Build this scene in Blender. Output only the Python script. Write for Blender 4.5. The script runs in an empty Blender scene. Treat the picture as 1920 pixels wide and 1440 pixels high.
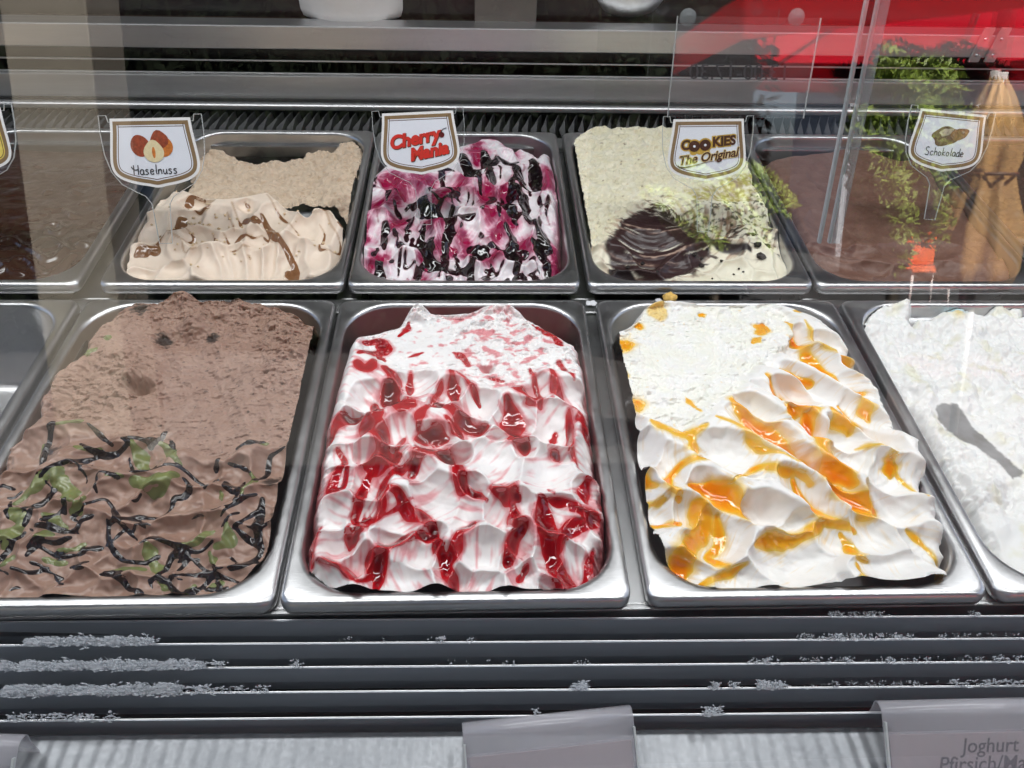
import bpy, bmesh, math, random
import numpy as np
from mathutils import Vector, Matrix

random.seed(4); RNG = np.random.default_rng(7)
SC = bpy.context.scene
COL = SC.collection
R = math.radians

# ------------------------------------------------------------------ camera
CAMLOC = np.array([0.0168, -0.3317, 0.5055])
CAMROT = (R(48.0), R(-1.35), R(-1.78))
FPX = 1558.0
cam_d = bpy.data.cameras.new('camera'); cam = bpy.data.objects.new('camera', cam_d); COL.objects.link(cam)
cam.location = CAMLOC; cam.rotation_euler = CAMROT
cam_d.sensor_width = 36; cam_d.lens = FPX / 1920 * 36; cam_d.clip_start = 0.01; cam_d.clip_end = 500
SC.camera = cam

# ------------------------------------------------------------------ sky, sun, case lamp, exposure
SUN_ELEV, SUN_AZ = R(52), R(20)          # the sun stands behind the shop, which shades the case
w = bpy.data.worlds.new('World'); SC.world = w; w.use_nodes = True
nt = w.node_tree; bg = nt.nodes['Background']
sky = nt.nodes.new('ShaderNodeTexSky'); sky.sky_type = 'NISHITA'; sky.sun_disc = False
sky.dust_density = 4.0; sky.air_density = .7; sky.sun_elevation = SUN_ELEV; sky.sun_rotation = SUN_AZ
nt.links.new(sky.outputs[0], bg.inputs[0]); bg.inputs[1].default_value = 0.05
sd = bpy.data.lights.new('sun', 'SUN'); sd.energy = 5.0; sd.angle = R(0.53); sd.color = (1, .95, .88)
so = bpy.data.objects.new('sun', sd); COL.objects.link(so)
sv = Vector((math.sin(SUN_AZ) * math.cos(SUN_ELEV), math.cos(SUN_AZ) * math.cos(SUN_ELEV), math.sin(SUN_ELEV)))
so.rotation_euler = sv.to_track_quat('Z', 'Y').to_euler(); so.location = (0, 3, 6)
ld = bpy.data.lights.new('case_lamp', 'AREA'); ld.shape = 'RECTANGLE'; ld.size = 2.2; ld.size_y = 0.09; ld.energy = 2.15; ld.color = (0.97, 0.985, 1.0)
lo = bpy.data.objects.new('case_lamp', ld); COL.objects.link(lo); lo.location = (0.05, 0.36, 0.84); lo.rotation_euler = (R(-8), 0, 0)
SC.view_settings.view_transform = 'Standard'; SC.view_settings.look = 'None'
SC.view_settings.exposure = 2.55; SC.view_settings.gamma = 1.0
SC.cycles.max_bounces = 10; SC.cycles.transparent_max_bounces = 16

# ------------------------------------------------------------------ pixels of the photograph -> rays
_M = np.array(Matrix.Rotation(CAMROT[2], 3, 'Z') @ Matrix.Rotation(CAMROT[1], 3, 'Y') @ Matrix.Rotation(CAMROT[0], 3, 'X'))
def ray(px, py):
    d = np.array([(px - 960) / FPX, -(py - 720) / FPX, -1.0])
    d = _M @ d
    return d / np.linalg.norm(d)
def hit(px, py, axis, val):
    d = ray(px, py); t = (val - CAMLOC[axis]) / d[axis]
    return CAMLOC + d * t
def hz(px, py, z=0.0): return hit(px, py, 2, z)
def hy(px, py, y): return hit(px, py, 1, y)
def proj(p):
    q = _M.T @ (np.array(p) - CAMLOC)
    return 960 + FPX * q[0] / -q[2], 720 - FPX * q[1] / -q[2]

# ------------------------------------------------------------------ object helpers
def link(o, parent=None):
    COL.objects.link(o)
    if parent is not None: o.parent = parent
    return o
def tag(o, label=None, cat=None, group=None, kind=None):
    if label: o['label'] = label
    if cat: o['category'] = cat
    if group: o['group'] = group
    if kind: o['kind'] = kind
    return o
def empty(name, loc=(0, 0, 0), label=None, cat=None, group=None):
    o = bpy.data.objects.new(name, None); o.location = loc; o.empty_display_size = .02
    link(o); return tag(o, label, cat, group)
def mesh_np(name, V, F, mat, parent=None, smooth=True, attrs=None, local=None):
    """V (n,3), F (m,4) or (m,3) numpy arrays -> one mesh object"""
    V = np.asarray(V, np.float32); F = np.asarray(F, np.int32)
    if local is not None: V = V - np.asarray(local, np.float32)
    me = bpy.data.meshes.new(name); k = F.shape[1]
    me.vertices.add(len(V)); me.vertices.foreach_set('co', V.ravel())
    me.loops.add(F.size); me.loops.foreach_set('vertex_index', F.ravel())
    me.polygons.add(len(F)); me.polygons.foreach_set('loop_start', np.arange(0, F.size, k, dtype=np.int32))
    me.polygons.foreach_set('use_smooth', np.full(len(F), smooth))
    for an, av in (attrs or {}).items():
        if av.ndim == 2:
            a = me.attributes.new(an, 'FLOAT_COLOR', 'POINT')
            a.data.foreach_set('color', np.concatenate([av, np.ones((len(av), 1))], 1).astype(np.float32).ravel())
        else:
            a = me.attributes.new(an, 'FLOAT', 'POINT'); a.data.foreach_set('value', av.astype(np.float32).ravel())
    me.update(calc_edges=True); me.validate()
    me.materials.append(mat)
    o = bpy.data.objects.new(name, me); link(o, parent)
    return o
def mesh_py(name, V, F, mat, parent=None, smooth=False):
    me = bpy.data.meshes.new(name); me.from_pydata([tuple(map(float, v)) for v in V], [], F); me.update()
    if smooth:
        me.polygons.foreach_set('use_smooth', [True] * len(me.polygons))
    me.materials.append(mat); o = bpy.data.objects.new(name, me); link(o, parent); return o
def bm_obj(name, bm, mat, parent=None, smooth=False):
    me = bpy.data.meshes.new(name); bmesh.ops.recalc_face_normals(bm, faces=bm.faces); bm.to_mesh(me); bm.free()
    if smooth: me.polygons.foreach_set('use_smooth', [True] * len(me.polygons))
    me.materials.append(mat); o = bpy.data.objects.new(name, me); link(o, parent); return o
def box(name, lo_, hi_, mat, parent=None, bev=0.0, seg=2):
    bm = bmesh.new(); bmesh.ops.create_cube(bm, size=1)
    lo_, hi_ = Vector(lo_), Vector(hi_)
    for v in bm.verts: v.co = Vector(((lo_[i] + hi_[i]) / 2 + v.co[i] * (hi_[i] - lo_[i])) for i in range(3))
    if bev: bmesh.ops.bevel(bm, geom=bm.edges[:], offset=bev, segments=seg, affect='EDGES', profile=.5)
    return bm_obj(name, bm, mat, parent)
def tube(name, pts, rad, mat, parent=None, n=8, flat=1.0):
    pts = [Vector(p) for p in pts]; V = []; F = []
    for i, p in enumerate(pts):
        t = (pts[min(i + 1, len(pts) - 1)] - pts[max(i - 1, 0)]).normalized()
        u = t.cross(Vector((0, 0, 1)));  u = u.normalized() if u.length > 1e-4 else Vector((1, 0, 0))
        v = t.cross(u).normalized(); r = rad[i] if isinstance(rad, (list, tuple)) else rad
        for k in range(n):
            a = 2 * math.pi * k / n; V.append(p + u * (r * math.cos(a)) + v * (r * flat * math.sin(a)))
    for i in range(len(pts) - 1):
        for k in range(n): F.append((i * n + k, i * n + (k + 1) % n, (i + 1) * n + (k + 1) % n, (i + 1) * n + k))
    F.append(tuple(range(n))[::-1]); F.append(tuple((len(pts) - 1) * n + k for k in range(n)))
    return mesh_py(name, V, F, mat, parent, True)

# ------------------------------------------------------------------ materials
def nmat(name):
    m = bpy.data.materials.new(name); m.use_nodes = True
    return m, m.node_tree, m.node_tree.nodes['Principled BSDF']
def P(b, **k):
    for a, v in k.items():
        b.inputs[a.replace('_', ' ')].default_value = v
def noise_node(t, scale, detail=4, rough=.5, stretch=None, coord='Object'):
    tc = t.nodes.new('ShaderNodeTexCoord'); n = t.nodes.new('ShaderNodeTexNoise')
    n.inputs['Scale'].default_value = scale; n.inputs['Detail'].default_value = detail; n.inputs['Roughness'].default_value = rough
    if stretch:
        mp = t.nodes.new('ShaderNodeMapping'); mp.inputs['Scale'].default_value = stretch
        t.links.new(tc.outputs[coord], mp.inputs[0]); t.links.new(mp.outputs[0], n.inputs[0])
    else: t.links.new(tc.outputs[coord], n.inputs[0])
    return n
def bump(t, b, n, strength=.3, dist=.001):
    bp = t.nodes.new('ShaderNodeBump'); bp.inputs['Strength'].default_value = strength; bp.inputs['Distance'].default_value = dist
    t.links.new(n.outputs[0], bp.inputs['Height']); t.links.new(bp.outputs[0], b.inputs['Normal']); return bp
def ramp(t, src, stops, to):
    r = t.nodes.new('ShaderNodeValToRGB'); e = r.color_ramp.elements
    while len(e) < len(stops): e.new(.5)
    for el, (p, c) in zip(e, stops):
        el.position = p; el.color = (*c, 1) if len(c) == 3 else c
    t.links.new(src, r.inputs[0]); t.links.new(r.outputs[0], to); return r
def steel(name, base=.56, rough=.28, stretch=(1, 40, 40), scale=60, tint=(1, 1, 1.01), bstr=.08, wear=.12, mott=None):
    m, t, b = nmat(name); P(b, Metallic=1.0, Roughness=rough)
    n = noise_node(t, scale, 5, .6, stretch); bump(t, b, n, bstr, .0006)
    n2 = noise_node(t, 14, 6, .65, mott)
    ramp(t, n2.outputs[0], [(.3, tuple(base * .86 * c for c in tint)), (.7, tuple(base * c for c in tint))], b.inputs['Base Color'])
    mr = t.nodes.new('ShaderNodeMapRange'); mr.inputs['To Min'].default_value = rough - wear * .6; mr.inputs['To Max'].default_value = rough + wear
    n3 = noise_node(t, 45, 8, .7, mott); t.links.new(n3.outputs[0], mr.inputs[0]); t.links.new(mr.outputs[0], b.inputs['Roughness'])
    return m
def plain(name, col, rough=.5, metal=0, spec=.5, var=.12, scale=30, bstr=0, emit=None):
    m, t, b = nmat(name); P(b, Roughness=rough, Metallic=metal, Specular_IOR_Level=spec)
    n = noise_node(t, scale, 5, .6)
    ramp(t, n.outputs[0], [(.25, tuple(c * (1 - var) for c in col)), (.75, tuple(min(1, c * (1 + var)) for c in col))], b.inputs['Base Color'])
    if bstr: bump(t, b, n, bstr, .001)
    return m
def cream(name, rough=.42, sss=.25, bscale=900, bstr=.25, spec=.45, coat=0.0, sscale=.004, srad=(1, .8, .7)):
    m, t, b = nmat(name); P(b, Roughness=rough, Specular_IOR_Level=spec, Subsurface_Weight=sss, Subsurface_Scale=sscale, Coat_Weight=coat, Coat_Roughness=.12)
    b.inputs['Subsurface Radius'].default_value = srad
    a = t.nodes.new('ShaderNodeAttribute'); a.attribute_name = 'col'; t.links.new(a.outputs['Color'], b.inputs['Base Color'])
    n = noise_node(t, bscale, 3, .6); bump(t, b, n, bstr, .0004)
    g = t.nodes.new('ShaderNodeAttribute'); g.attribute_name = 'rgh'
    ad = t.nodes.new('ShaderNodeMath'); ad.operation = 'ADD'; ad.inputs[1].default_value = rough; ad.use_clamp = True
    t.links.new(g.outputs['Fac'], ad.inputs[0]); t.links.new(ad.outputs[0], b.inputs['Roughness'])
    return m
def sauce_mat(name, stops, rough=.07, scale=350.0, sss=.15):
    """colour by the real depth of the syrup layer (attribute thick, metres)"""
    m, t, b = nmat(name); P(b, Roughness=rough, Specular_IOR_Level=.6, Subsurface_Weight=sss, Subsurface_Scale=.003)
    a = t.nodes.new('ShaderNodeAttribute'); a.attribute_name = 'thick'
    mu = t.nodes.new('ShaderNodeMath'); mu.operation = 'MULTIPLY'; mu.inputs[1].default_value = scale
    t.links.new(a.outputs['Fac'], mu.inputs[0]); ramp(t, mu.outputs[0], stops, b.inputs['Base Color'])
    n = noise_node(t, 160, 2, .5); bump(t, b, n, .12, .0006)
    return m
def glass_mat(name, ior=1.6, tint=(.985, .995, .99), dust=.0):
    m, t, b = nmat(name); t.nodes.remove(b); out = t.nodes['Material Output']
    tr = t.nodes.new('ShaderNodeBsdfTransparent'); tr.inputs[0].default_value = (*tint, 1)
    gl = t.nodes.new('ShaderNodeBsdfGlossy'); gl.inputs['Roughness'].default_value = 0.0; gl.inputs[0].default_value = (1, 1, 1, 1)
    fr = t.nodes.new('ShaderNodeFresnel'); fr.inputs[0].default_value = ior
    mx = t.nodes.new('ShaderNodeMixShader'); t.links.new(fr.outputs[0], mx.inputs[0]); t.links.new(tr.outputs[0], mx.inputs[1]); t.links.new(gl.outputs[0], mx.inputs[2])
    last = mx
    if dust:
        df = t.nodes.new('ShaderNodeBsdfDiffuse'); df.inputs[0].default_value = (.8, .8, .82, 1)
        m2 = t.nodes.new('ShaderNodeMixShader'); m2.inputs[0].default_value = dust
        t.links.new(mx.outputs[0], m2.inputs[1]); t.links.new(df.outputs[0], m2.inputs[2]); last = m2
    t.links.new(last.outputs[0], out.inputs[0]); return m

M = {}
M['pan'] = steel('brushed_pan_steel', .60, .30, (3, 25, 25), 40, wear=.20, bstr=.14)
M['panel'] = steel('brushed_panel_steel', .74, .42, (1, 60, 60), 30, mott=(.25, 4, 4), bstr=.05, wear=.08)
M['dull'] = steel('dull_steel', .34, .36, (30, 2, 30), 30)
M['vane'] = steel('dark_vane_metal', .40, .50, (1, 30, 30), 30, (.93, .97, 1.08))
m, t, b = nmat('satin_vane_metal'); P(b, Metallic=.45, Roughness=.42); n = noise_node(t, 8, 5, .6, (.3, 6, 6)); ramp(t, n.outputs[0], [(.3, (.36, .39, .43)), (.7, (.47, .50, .54))], b.inputs['Base Color']); M['vane'] = m
M['edge'] = steel('bright_cut_edge', .70, .40, (1, 30, 30), 30)
M['black'] = plain('black_interior', (.012, .011, .011), .6)
M['brown_dark'] = plain('dark_brown_wood', (.03, .016, .012), .45, var=.35, scale=12)
M['fin'] = plain('black_rubber_fin', (.045, .045, .047), .42, var=.3)
M['white_plastic'] = plain('white_plastic', (.62, .60, .58), .35, var=.04)
M['card'] = plain('white_card', (.74, .77, .84), .38, var=.02)
M['card_edge'] = plain('white_card_border', (.80, .80, .80), .4, var=.02)
M['gold'] = plain('brown_gold_print', (.23, .15, .075), .42, var=.15)
M['darkline'] = plain('dark_brown_print', (.10, .05, .03), .45)
M['ink'] = plain('black_ink', (.02, .02, .03), .5)
M['redink'] = plain('red_print', (.62, .03, .02), .4, var=.1)
M['cream_ink'] = plain('cream_print', (.75, .58, .25), .4)
M['orange_ink'] = plain('orange_print', (.55, .17, .03), .4, var=.4, scale=300)
M['nut_red'] = plain('red_brown_nut_print', (.30, .06, .025), .4, var=.5, scale=300)
M['nut_cream'] = plain('cream_nut_print', (.72, .62, .38), .4, var=.1, scale=300)
M['choc_print'] = plain('chocolate_print', (.16, .10, .06), .4, var=.6, scale=300)
M['acrylic'] = glass_mat('clear_acrylic', 1.45, (.97, .98, .98))
M['acr_edge'] = plain('polished_acrylic_edge', (.55, .58, .58), .15, spec=.8, var=.05)
M['glass'] = glass_mat('front_glass', 1.8, (.985, .995, .99), .0)
M['glass_edge'] = plain('ground_glass_edge', (.36, .40, .42), .2, spec=.8, var=.08)

# ------------------------------------------------------------------ numpy noise and shape fields
def perlin(x, y, seed=0):
    rg = np.random.default_rng(seed); p = rg.permutation(256); p = np.concatenate([p, p, p])
    ang = rg.random(256) * 2 * np.pi; gx, gy = np.cos(ang), np.sin(ang)
    xi = np.floor(x).astype(int); yi = np.floor(y).astype(int); xf = x - xi; yf = y - yi; xi &= 255; yi &= 255
    u = xf ** 3 * (xf * (xf * 6 - 15) + 10); v = yf ** 3 * (yf * (yf * 6 - 15) + 10)
    def g(ix, iy, fx, fy):
        h = p[p[ix] + iy]; return gx[h] * fx + gy[h] * fy
    a = g(xi, yi, xf, yf); b = g(xi + 1, yi, xf - 1, yf); c = g(xi, yi + 1, xf, yf - 1); d = g(xi + 1, yi + 1, xf - 1, yf - 1)
    return ((a + u * (b - a)) + v * ((c + u * (d - c)) - (a + u * (b - a)))) * 1.45
def fbm(x, y, o=4, seed=0, gain=.5, ridged=False):
    s = 0; a = 1.0; tot = 0
    for i in range(o):
        n = perlin(x * 2 ** i + i * 17.3, y * 2 ** i - i * 9.1, seed + i)
        s = s + a * (1 - 2 * np.abs(n) if ridged else n); tot += a; a *= gain
    return s / tot
def sstep(a, b, x):
    t = np.clip((x - a) / (b - a), 0, 1); return t * t * (3 - 2 * t)
def blur(a, n):
    """three box passes of radius n samples"""
    if n < 1: return a
    for _ in range(2):
        for ax in (0, 1):
            pw = [(0, 0), (0, 0)]; pw[ax] = (n + 1, n)
            c = np.cumsum(np.pad(a, pw, mode='edge'), axis=ax)
            L = a.shape[ax]
            hi = np.take(c, np.arange(2 * n + 1, 2 * n + 1 + L), axis=ax); lo_ = np.take(c, np.arange(0, L), axis=ax)
            a = (hi - lo_) / (2 * n + 1)
    return a
def catmull(pts, k=6):
    pts = np.asarray(pts, float)
    if len(pts) < 3: 
        t = np.linspace(0, 1, k + 1)[:, None]; return pts[0] * (1 - t) + pts[-1] * t if len(pts) == 2 else pts
    q = np.vstack([2 * pts[0] - pts[1], pts, 2 * pts[-1] - pts[-2]]); out = []
    for i in range(1, len(q) - 2):
        a, b, c, d = q[i - 1:i + 3]
        for t in np.arange(k) / k:
            out.append(.5 * (2 * b + (c - a) * t + (2 * a - 5 * b + 4 * c - d) * t * t + (3 * b - a - 3 * c + d) * t ** 3))
    out.append(pts[-1]); return np.array(out)
def seg_dist(X, Y, pts):
    """distance to a polyline and position 0..1 along it"""
    D = np.full(X.shape, 1e9); T = np.zeros(X.shape); n = max(1, len(pts) - 1)
    if len(pts) == 1: return np.hypot(X - pts[0][0], Y - pts[0][1]), T
    for i in range(n):
        (ax, ay), (bx, by) = pts[i], pts[i + 1]; ex, ey = bx - ax, by - ay; L = ex * ex + ey * ey + 1e-14
        t = np.clip(((X - ax) * ex + (Y - ay) * ey) / L, 0, 1)
        d = (X - ax - ex * t) ** 2 + (Y - ay - ey * t) ** 2
        m = d < D; D = np.where(m, d, D); T = np.where(m, (i + t) / n, T)
    return np.sqrt(D), T
def poly_sd(X, Y, poly):
    """signed distance, positive inside"""
    poly = [tuple(p) for p in poly]; d, _ = seg_dist(X, Y, poly + [poly[0]])
    ins = np.zeros(X.shape, bool); j = len(poly) - 1
    for i in range(len(poly)):
        (xi, yi), (xj, yj) = poly[i], poly[j]
        c = ((yi > Y) != (yj > Y)) & (X < (xj - xi) * (Y - yi) / (yj - yi + 1e-15) + xi); ins ^= c; j = i
    return np.where(ins, d, -d)
def mix(a, b, f): return a + (b - a) * f
def mixc(c, col, f):
    return c + (np.array(col) - c) * f[..., None]

def components(m):
    """connected regions of a boolean grid (union-find over the runs of each row)"""
    par = [0]
    def find(a):
        while par[a] != a: par[a] = par[par[a]]; a = par[a]
        return a
    lab = np.zeros(m.shape, np.int32); prev = []
    for i in range(m.shape[0]):
        d = np.flatnonzero(np.diff(np.concatenate([[0], m[i].astype(np.int8), [0]]))); cur = []
        for a, b in zip(d[::2], d[1::2]):
            k = 0
            for (pa, pb, pl) in prev:
                if pa < b and pb > a:
                    r = find(pl)
                    if not k: k = r
                    elif r != k: par[r] = k
            if not k: par.append(len(par)); k = len(par) - 1
            lab[i, a:b] = k; cur.append((a, b, k))
        prev = cur
    root = np.array([find(a) for a in range(len(par))]); return root[lab]

class Ice:
    """a height field of frozen cream inside one pan; authored in pixels of a zoomed crop of the photograph"""
    def __init__(s, rect, step, z0, zoom, rz=0.0):
        s.rect = rect; x0, x1, y0, y1 = rect; s.step = step; s.z0f = z0; s.zoom = zoom; s.rz = rz
        xs = np.arange(x0, x1 + step, step); ys = np.arange(y0, y1 + step, step)
        s.X, s.Y = np.meshgrid(xs, ys, indexing='ij'); s.h = z0(s.X, s.Y)
        s.col = np.zeros(s.X.shape + (3,)); s.rgh = np.zeros(s.X.shape)
        s.dx = np.zeros(s.X.shape); s.dy = np.zeros(s.X.shape); s.valid = np.ones(s.X.shape, bool)
    def w(s, p):
        ox, oy, k = s.zoom; px, py = ox + p[0] / k, oy + p[1] / k; z = s.rz
        for _ in range(4):
            q = hz(px, py, z); z = float(s.z0f(np.array(q[0]), np.array(q[1])))
            z = min(max(z, s.rz - .05), s.rz + .04)
        return q[:2]
    def ws(s, pts): return [s.w(p) for p in pts]
    def scale(s, p):
        a = s.w(p); ox, oy, k = s.zoom
        return np.hypot(*(s.w((p[0] + 10, p[1])) - a)) / 10
    def cells(s, lst, warp=.004, wl=.03, seed=0, k=16, aniso=1.0, lift=.42, tilt=.40, off=.20):
        rg = np.random.default_rng(seed + 900); num = np.zeros(s.X.shape); rs = np.random.default_rng(seed + 77)
        wx = s.X + warp * fbm(s.X / wl, s.Y / wl, 3, seed); wy = s.Y + warp * fbm(s.X / wl, s.Y / wl, 3, seed + 50)
        acc = np.zeros(s.X.shape); best = np.full(s.X.shape, 1e9); idx = np.zeros(s.X.shape, int)
        for i, c in enumerate(lst):
            cx, cy, rx = c[:3]; ry = c[3] if len(c) > 3 else rx; an = R(c[4]) if len(c) > 4 else 0
            p = s.w((cx, cy)); sc = s.scale((cx, cy)); rx *= sc; ry *= sc * aniso
            u = wx - p[0]; v = wy - p[1]; ca, sa = math.cos(an), math.sin(an)
            a = (u * ca + v * sa) / rx; b = (-u * sa + v * ca) / ry
            tl = c[5] if len(c) > 5 else .25
            val = a * a + b * b - tl * b + (c[6] if len(c) > 6 else 0) + rs.uniform(-.38, .38)
            e_ = np.exp(-k * np.clip(val, -3, 6)); acc += e_; num += e_ * (.72 * np.clip(val, -.5, 2.2) + tilt * rg.uniform(-1, 1) * a + (lift + tilt * rg.uniform(-.6, .8)) * b + off * rg.uniform(-1, 1)); m = val < best; best = np.where(m, val, best); idx = np.where(m, i, idx)
        return np.clip(num / (acc + 1e-300), -1.2, 2.0), idx
    def strokes(s, lst, jitter=.15, wl=.012, seed=3, taper=.55):
        """returns q = distance / half width (0 on the axis, 1 on the edge) and the local half width"""
        q = np.full(s.X.shape, 9.0); W = np.full(s.X.shape, 1e-3)
        jn = 1 + jitter * fbm(s.X / wl, s.Y / wl, 3, seed)
        for pts, wd in lst:
            c = catmull(s.ws(pts), 5); hw = wd * s.scale(pts[len(pts) // 2]); mg = hw * 2.5 + .002
            i0 = np.searchsorted(s.X[:, 0], c[:, 0].min() - mg); i1 = np.searchsorted(s.X[:, 0], c[:, 0].max() + mg)
            j0 = np.searchsorted(s.Y[0], c[:, 1].min() - mg); j1 = np.searchsorted(s.Y[0], c[:, 1].max() + mg)
            if i1 <= i0 or j1 <= j0: continue
            sl = (slice(i0, i1), slice(j0, j1)); d, t = seg_dist(s.X[sl], s.Y[sl], c)
            ww = hw * jn[sl] * (1 - taper * np.abs(2 * t - 1) ** 3) if len(pts) > 1 else hw * jn[sl]
            ww = ww * (1 + .28 * np.sin(t * 9 + wd))
            qq = d / np.maximum(ww, 1e-5); m = qq < q[sl]; q[sl] = np.where(m, qq, q[sl]); W[sl] = np.where(m, hw, W[sl])
        return q, W
    def poly(s, pts, soft=.006, wob=.0, wl=.02, seed=9):
        sd_ = poly_sd(s.X, s.Y, s.ws(pts))
        if wob: sd_ = sd_ + wob * fbm(s.X / wl, s.Y / wl, 4, seed)
        return sd_
    def overhang(s, k=.5, n=None, dirn=(0.15, -1)):
        n = n or int(.006 / s.step); e = np.clip(s.h - blur(s.h, n), -.002, .01) * k
        s.dx += e * dirn[0]; s.dy += e * dirn[1]
    def clip_pan(s, rin, inset=.0):
        x0, x1, y0, y1 = s.rect; cx, cy = (x0 + x1) / 2, (y0 + y1) / 2; hx, hy_ = (x1 - x0) / 2 - inset, (y1 - y0) / 2 - inset
        qx = np.abs(s.X - cx) - hx + rin; qy = np.abs(s.Y - cy) - hy_ + rin
        sd_ = np.hypot(np.maximum(qx, 0), np.maximum(qy, 0)) + np.minimum(np.maximum(qx, qy), 0) - rin
        s.wall = -sd_; s.valid &= sd_ < .0005
    def _mesh(s, name, Z, mask, mat, parent, attrs):
        q = mask[:-1, :-1] & mask[1:, :-1] & mask[1:, 1:] & mask[:-1, 1:]
        ids = np.arange(s.X.size).reshape(s.X.shape)
        F = np.stack([ids[:-1, :-1][q], ids[1:, :-1][q], ids[1:, 1:][q], ids[:-1, 1:][q]], 1)
        used = np.zeros(s.X.size, bool); used[F.ravel()] = True; rm = np.cumsum(used) - 1
        V = np.stack([(s.X + s.dx).ravel(), (s.Y + s.dy).ravel(), Z.ravel()], 1)[used]
        return mesh_np(name, V, rm[F], mat, parent, True, {k: (v.reshape(-1, 3)[used] if v.ndim == 3 else v.ravel()[used]) for k, v in attrs.items()})
    def build(s, name, mat, label, cat='ice cream', group=None, parent=None):
        o = s._mesh(name, s.h, s.valid, mat, parent, {'col': np.clip(s.col, 0, 1), 'rgh': s.rgh}); s.o = o
        return tag(o, label, cat, group)
    def layer(s, name, q, W, mat, thick=.0012, pool=0, pooln=8, hug=.14):
        """a layer of syrup lying on the cream: rounded edges, filling the hollows"""
        rel = np.clip((s.h - blur(s.h, 9)) / .003, -1, 1); q = q * (1 + hug * rel) + .09 * fbm(s.X / .004, s.Y / .004, 3, 61)
        t = np.sqrt(np.clip(1 - q * q, 0, 1)) * thick * np.clip(W / .004, .45, 1.6) - .0003
        if pool: t = t + np.clip(1 - q, 0, .5) * 2 * np.clip(blur(s.h, pooln) - s.h, 0, .01) * pool * (q < 1)
        t = np.where(q < 1, t, -.0006); t = np.where(s.valid, blur(t, 1), -1)
        m = (t > -.00055) & s.valid; Z = s.h + t; at = {'thick': np.clip(t, 0, 1)}
        lab = components(m)          # connected puddles
        ids, cnt = np.unique(lab[lab > 0], return_counts=True); small = np.zeros(m.shape, bool); big = []
        for i_, c_ in zip(ids, cnt):
            if c_ < 260: small |= lab == i_
            else: big.append(i_)
        for i_ in big: s._mesh(name, Z, lab == i_, mat, s.o, at)
        if small.any(): tag(s._mesh(name + '_drops', Z, small, mat, s.o, at), kind='stuff')
    def zat(s, x, y):
        i = int(np.clip(round((x - s.rect[0]) / s.step), 0, s.X.shape[0] - 1)); j = int(np.clip(round((y - s.rect[2]) / s.step), 0, s.X.shape[1] - 1))
        return s.h[i, j]

# ================================================================== SETTING: the shop around the case (out of the sun)
def struct(o): return tag(o, kind='structure')
M['paving'] = plain('grey_paving', (.05, .049, .048), .8, var=.25, scale=3)
M['shopdark'] = plain('dark_shop_interior', (.03, .027, .025), .7, var=.3, scale=4)
struct(box('ground', (-12, -16, -1.10), (12, -.2, -1.0), M['paving']))
struct(box('shop_wall', (-4, 2.3, -1.0), (4, 2.4, 2.9), M['shopdark']))
struct(box('shop_ceiling', (-4, .62, 2.3), (4, 2.29, 2.4), M['shopdark']))
M['blocker'] = plain('blocker_cloth', (.10, .098, .095), .8, var=.06, scale=2)
aw = mesh_py('blocker', [(-3, .6, 1.75), (3, .6, 1.75), (3, -1.8, 1.30), (-3, -1.8, 1.30), (-3, .6, 1.77), (3, .6, 1.77), (3, -1.8, 1.32), (-3, -1.8, 1.32)], [(0, 1, 2, 3), (7, 6, 5, 4), (0, 3, 7, 4), (1, 5, 6, 2), (2, 6, 7, 3), (0, 4, 5, 1)], M['blocker']); tag(aw, 'unseen added awning stretched above the display case', 'blocker')  # unseen sheet, added to cut sky fill and shade the mirrored ground
struct(box('case_floor', (-1.3, -.04, -.22), (1.3, .98, -.20), M['black']))
struct(box('case_front_wall', (-1.3, -.0420, -.199), (1.3, -.034, -.075), M['black']))

# support rails that carry the pans
rails = empty('pan_rails', (0, 0, -.03), 'dark grey steel rails showing in the gaps between the pans', 'rail')
for nm, a, b in [('cross_rail', (-1.2, .352, -.026), (1.2, .376, -.012)), ('cross_rail', (-1.2, .002, -.040), (1.2, .020, -.0145)), ('cross_rail', (-1.2, .715, -.026), (1.2, .746, -.008))]:
    box(nm, Vector(a) - Vector((0, 0, -.03)), Vector(b) - Vector((0, 0, -.03)), M['dull'], rails, .002)
for x, y0, y1, wd in [(-.378, .005, .351, .012), (-.126, .005, .351, .010), (.1305, .005, .351, .017), (.387, .005, .351, .012), (-.382, .377, .714, .024), (-.121, .377, .714, .012), (.126, .377, .714, .014), (.371, .377, .714, .012)]:
    box('side_rail', (x - wd, y0, .006), (x + wd, y1, .0165), M['dull'], rails, .002)

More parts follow.
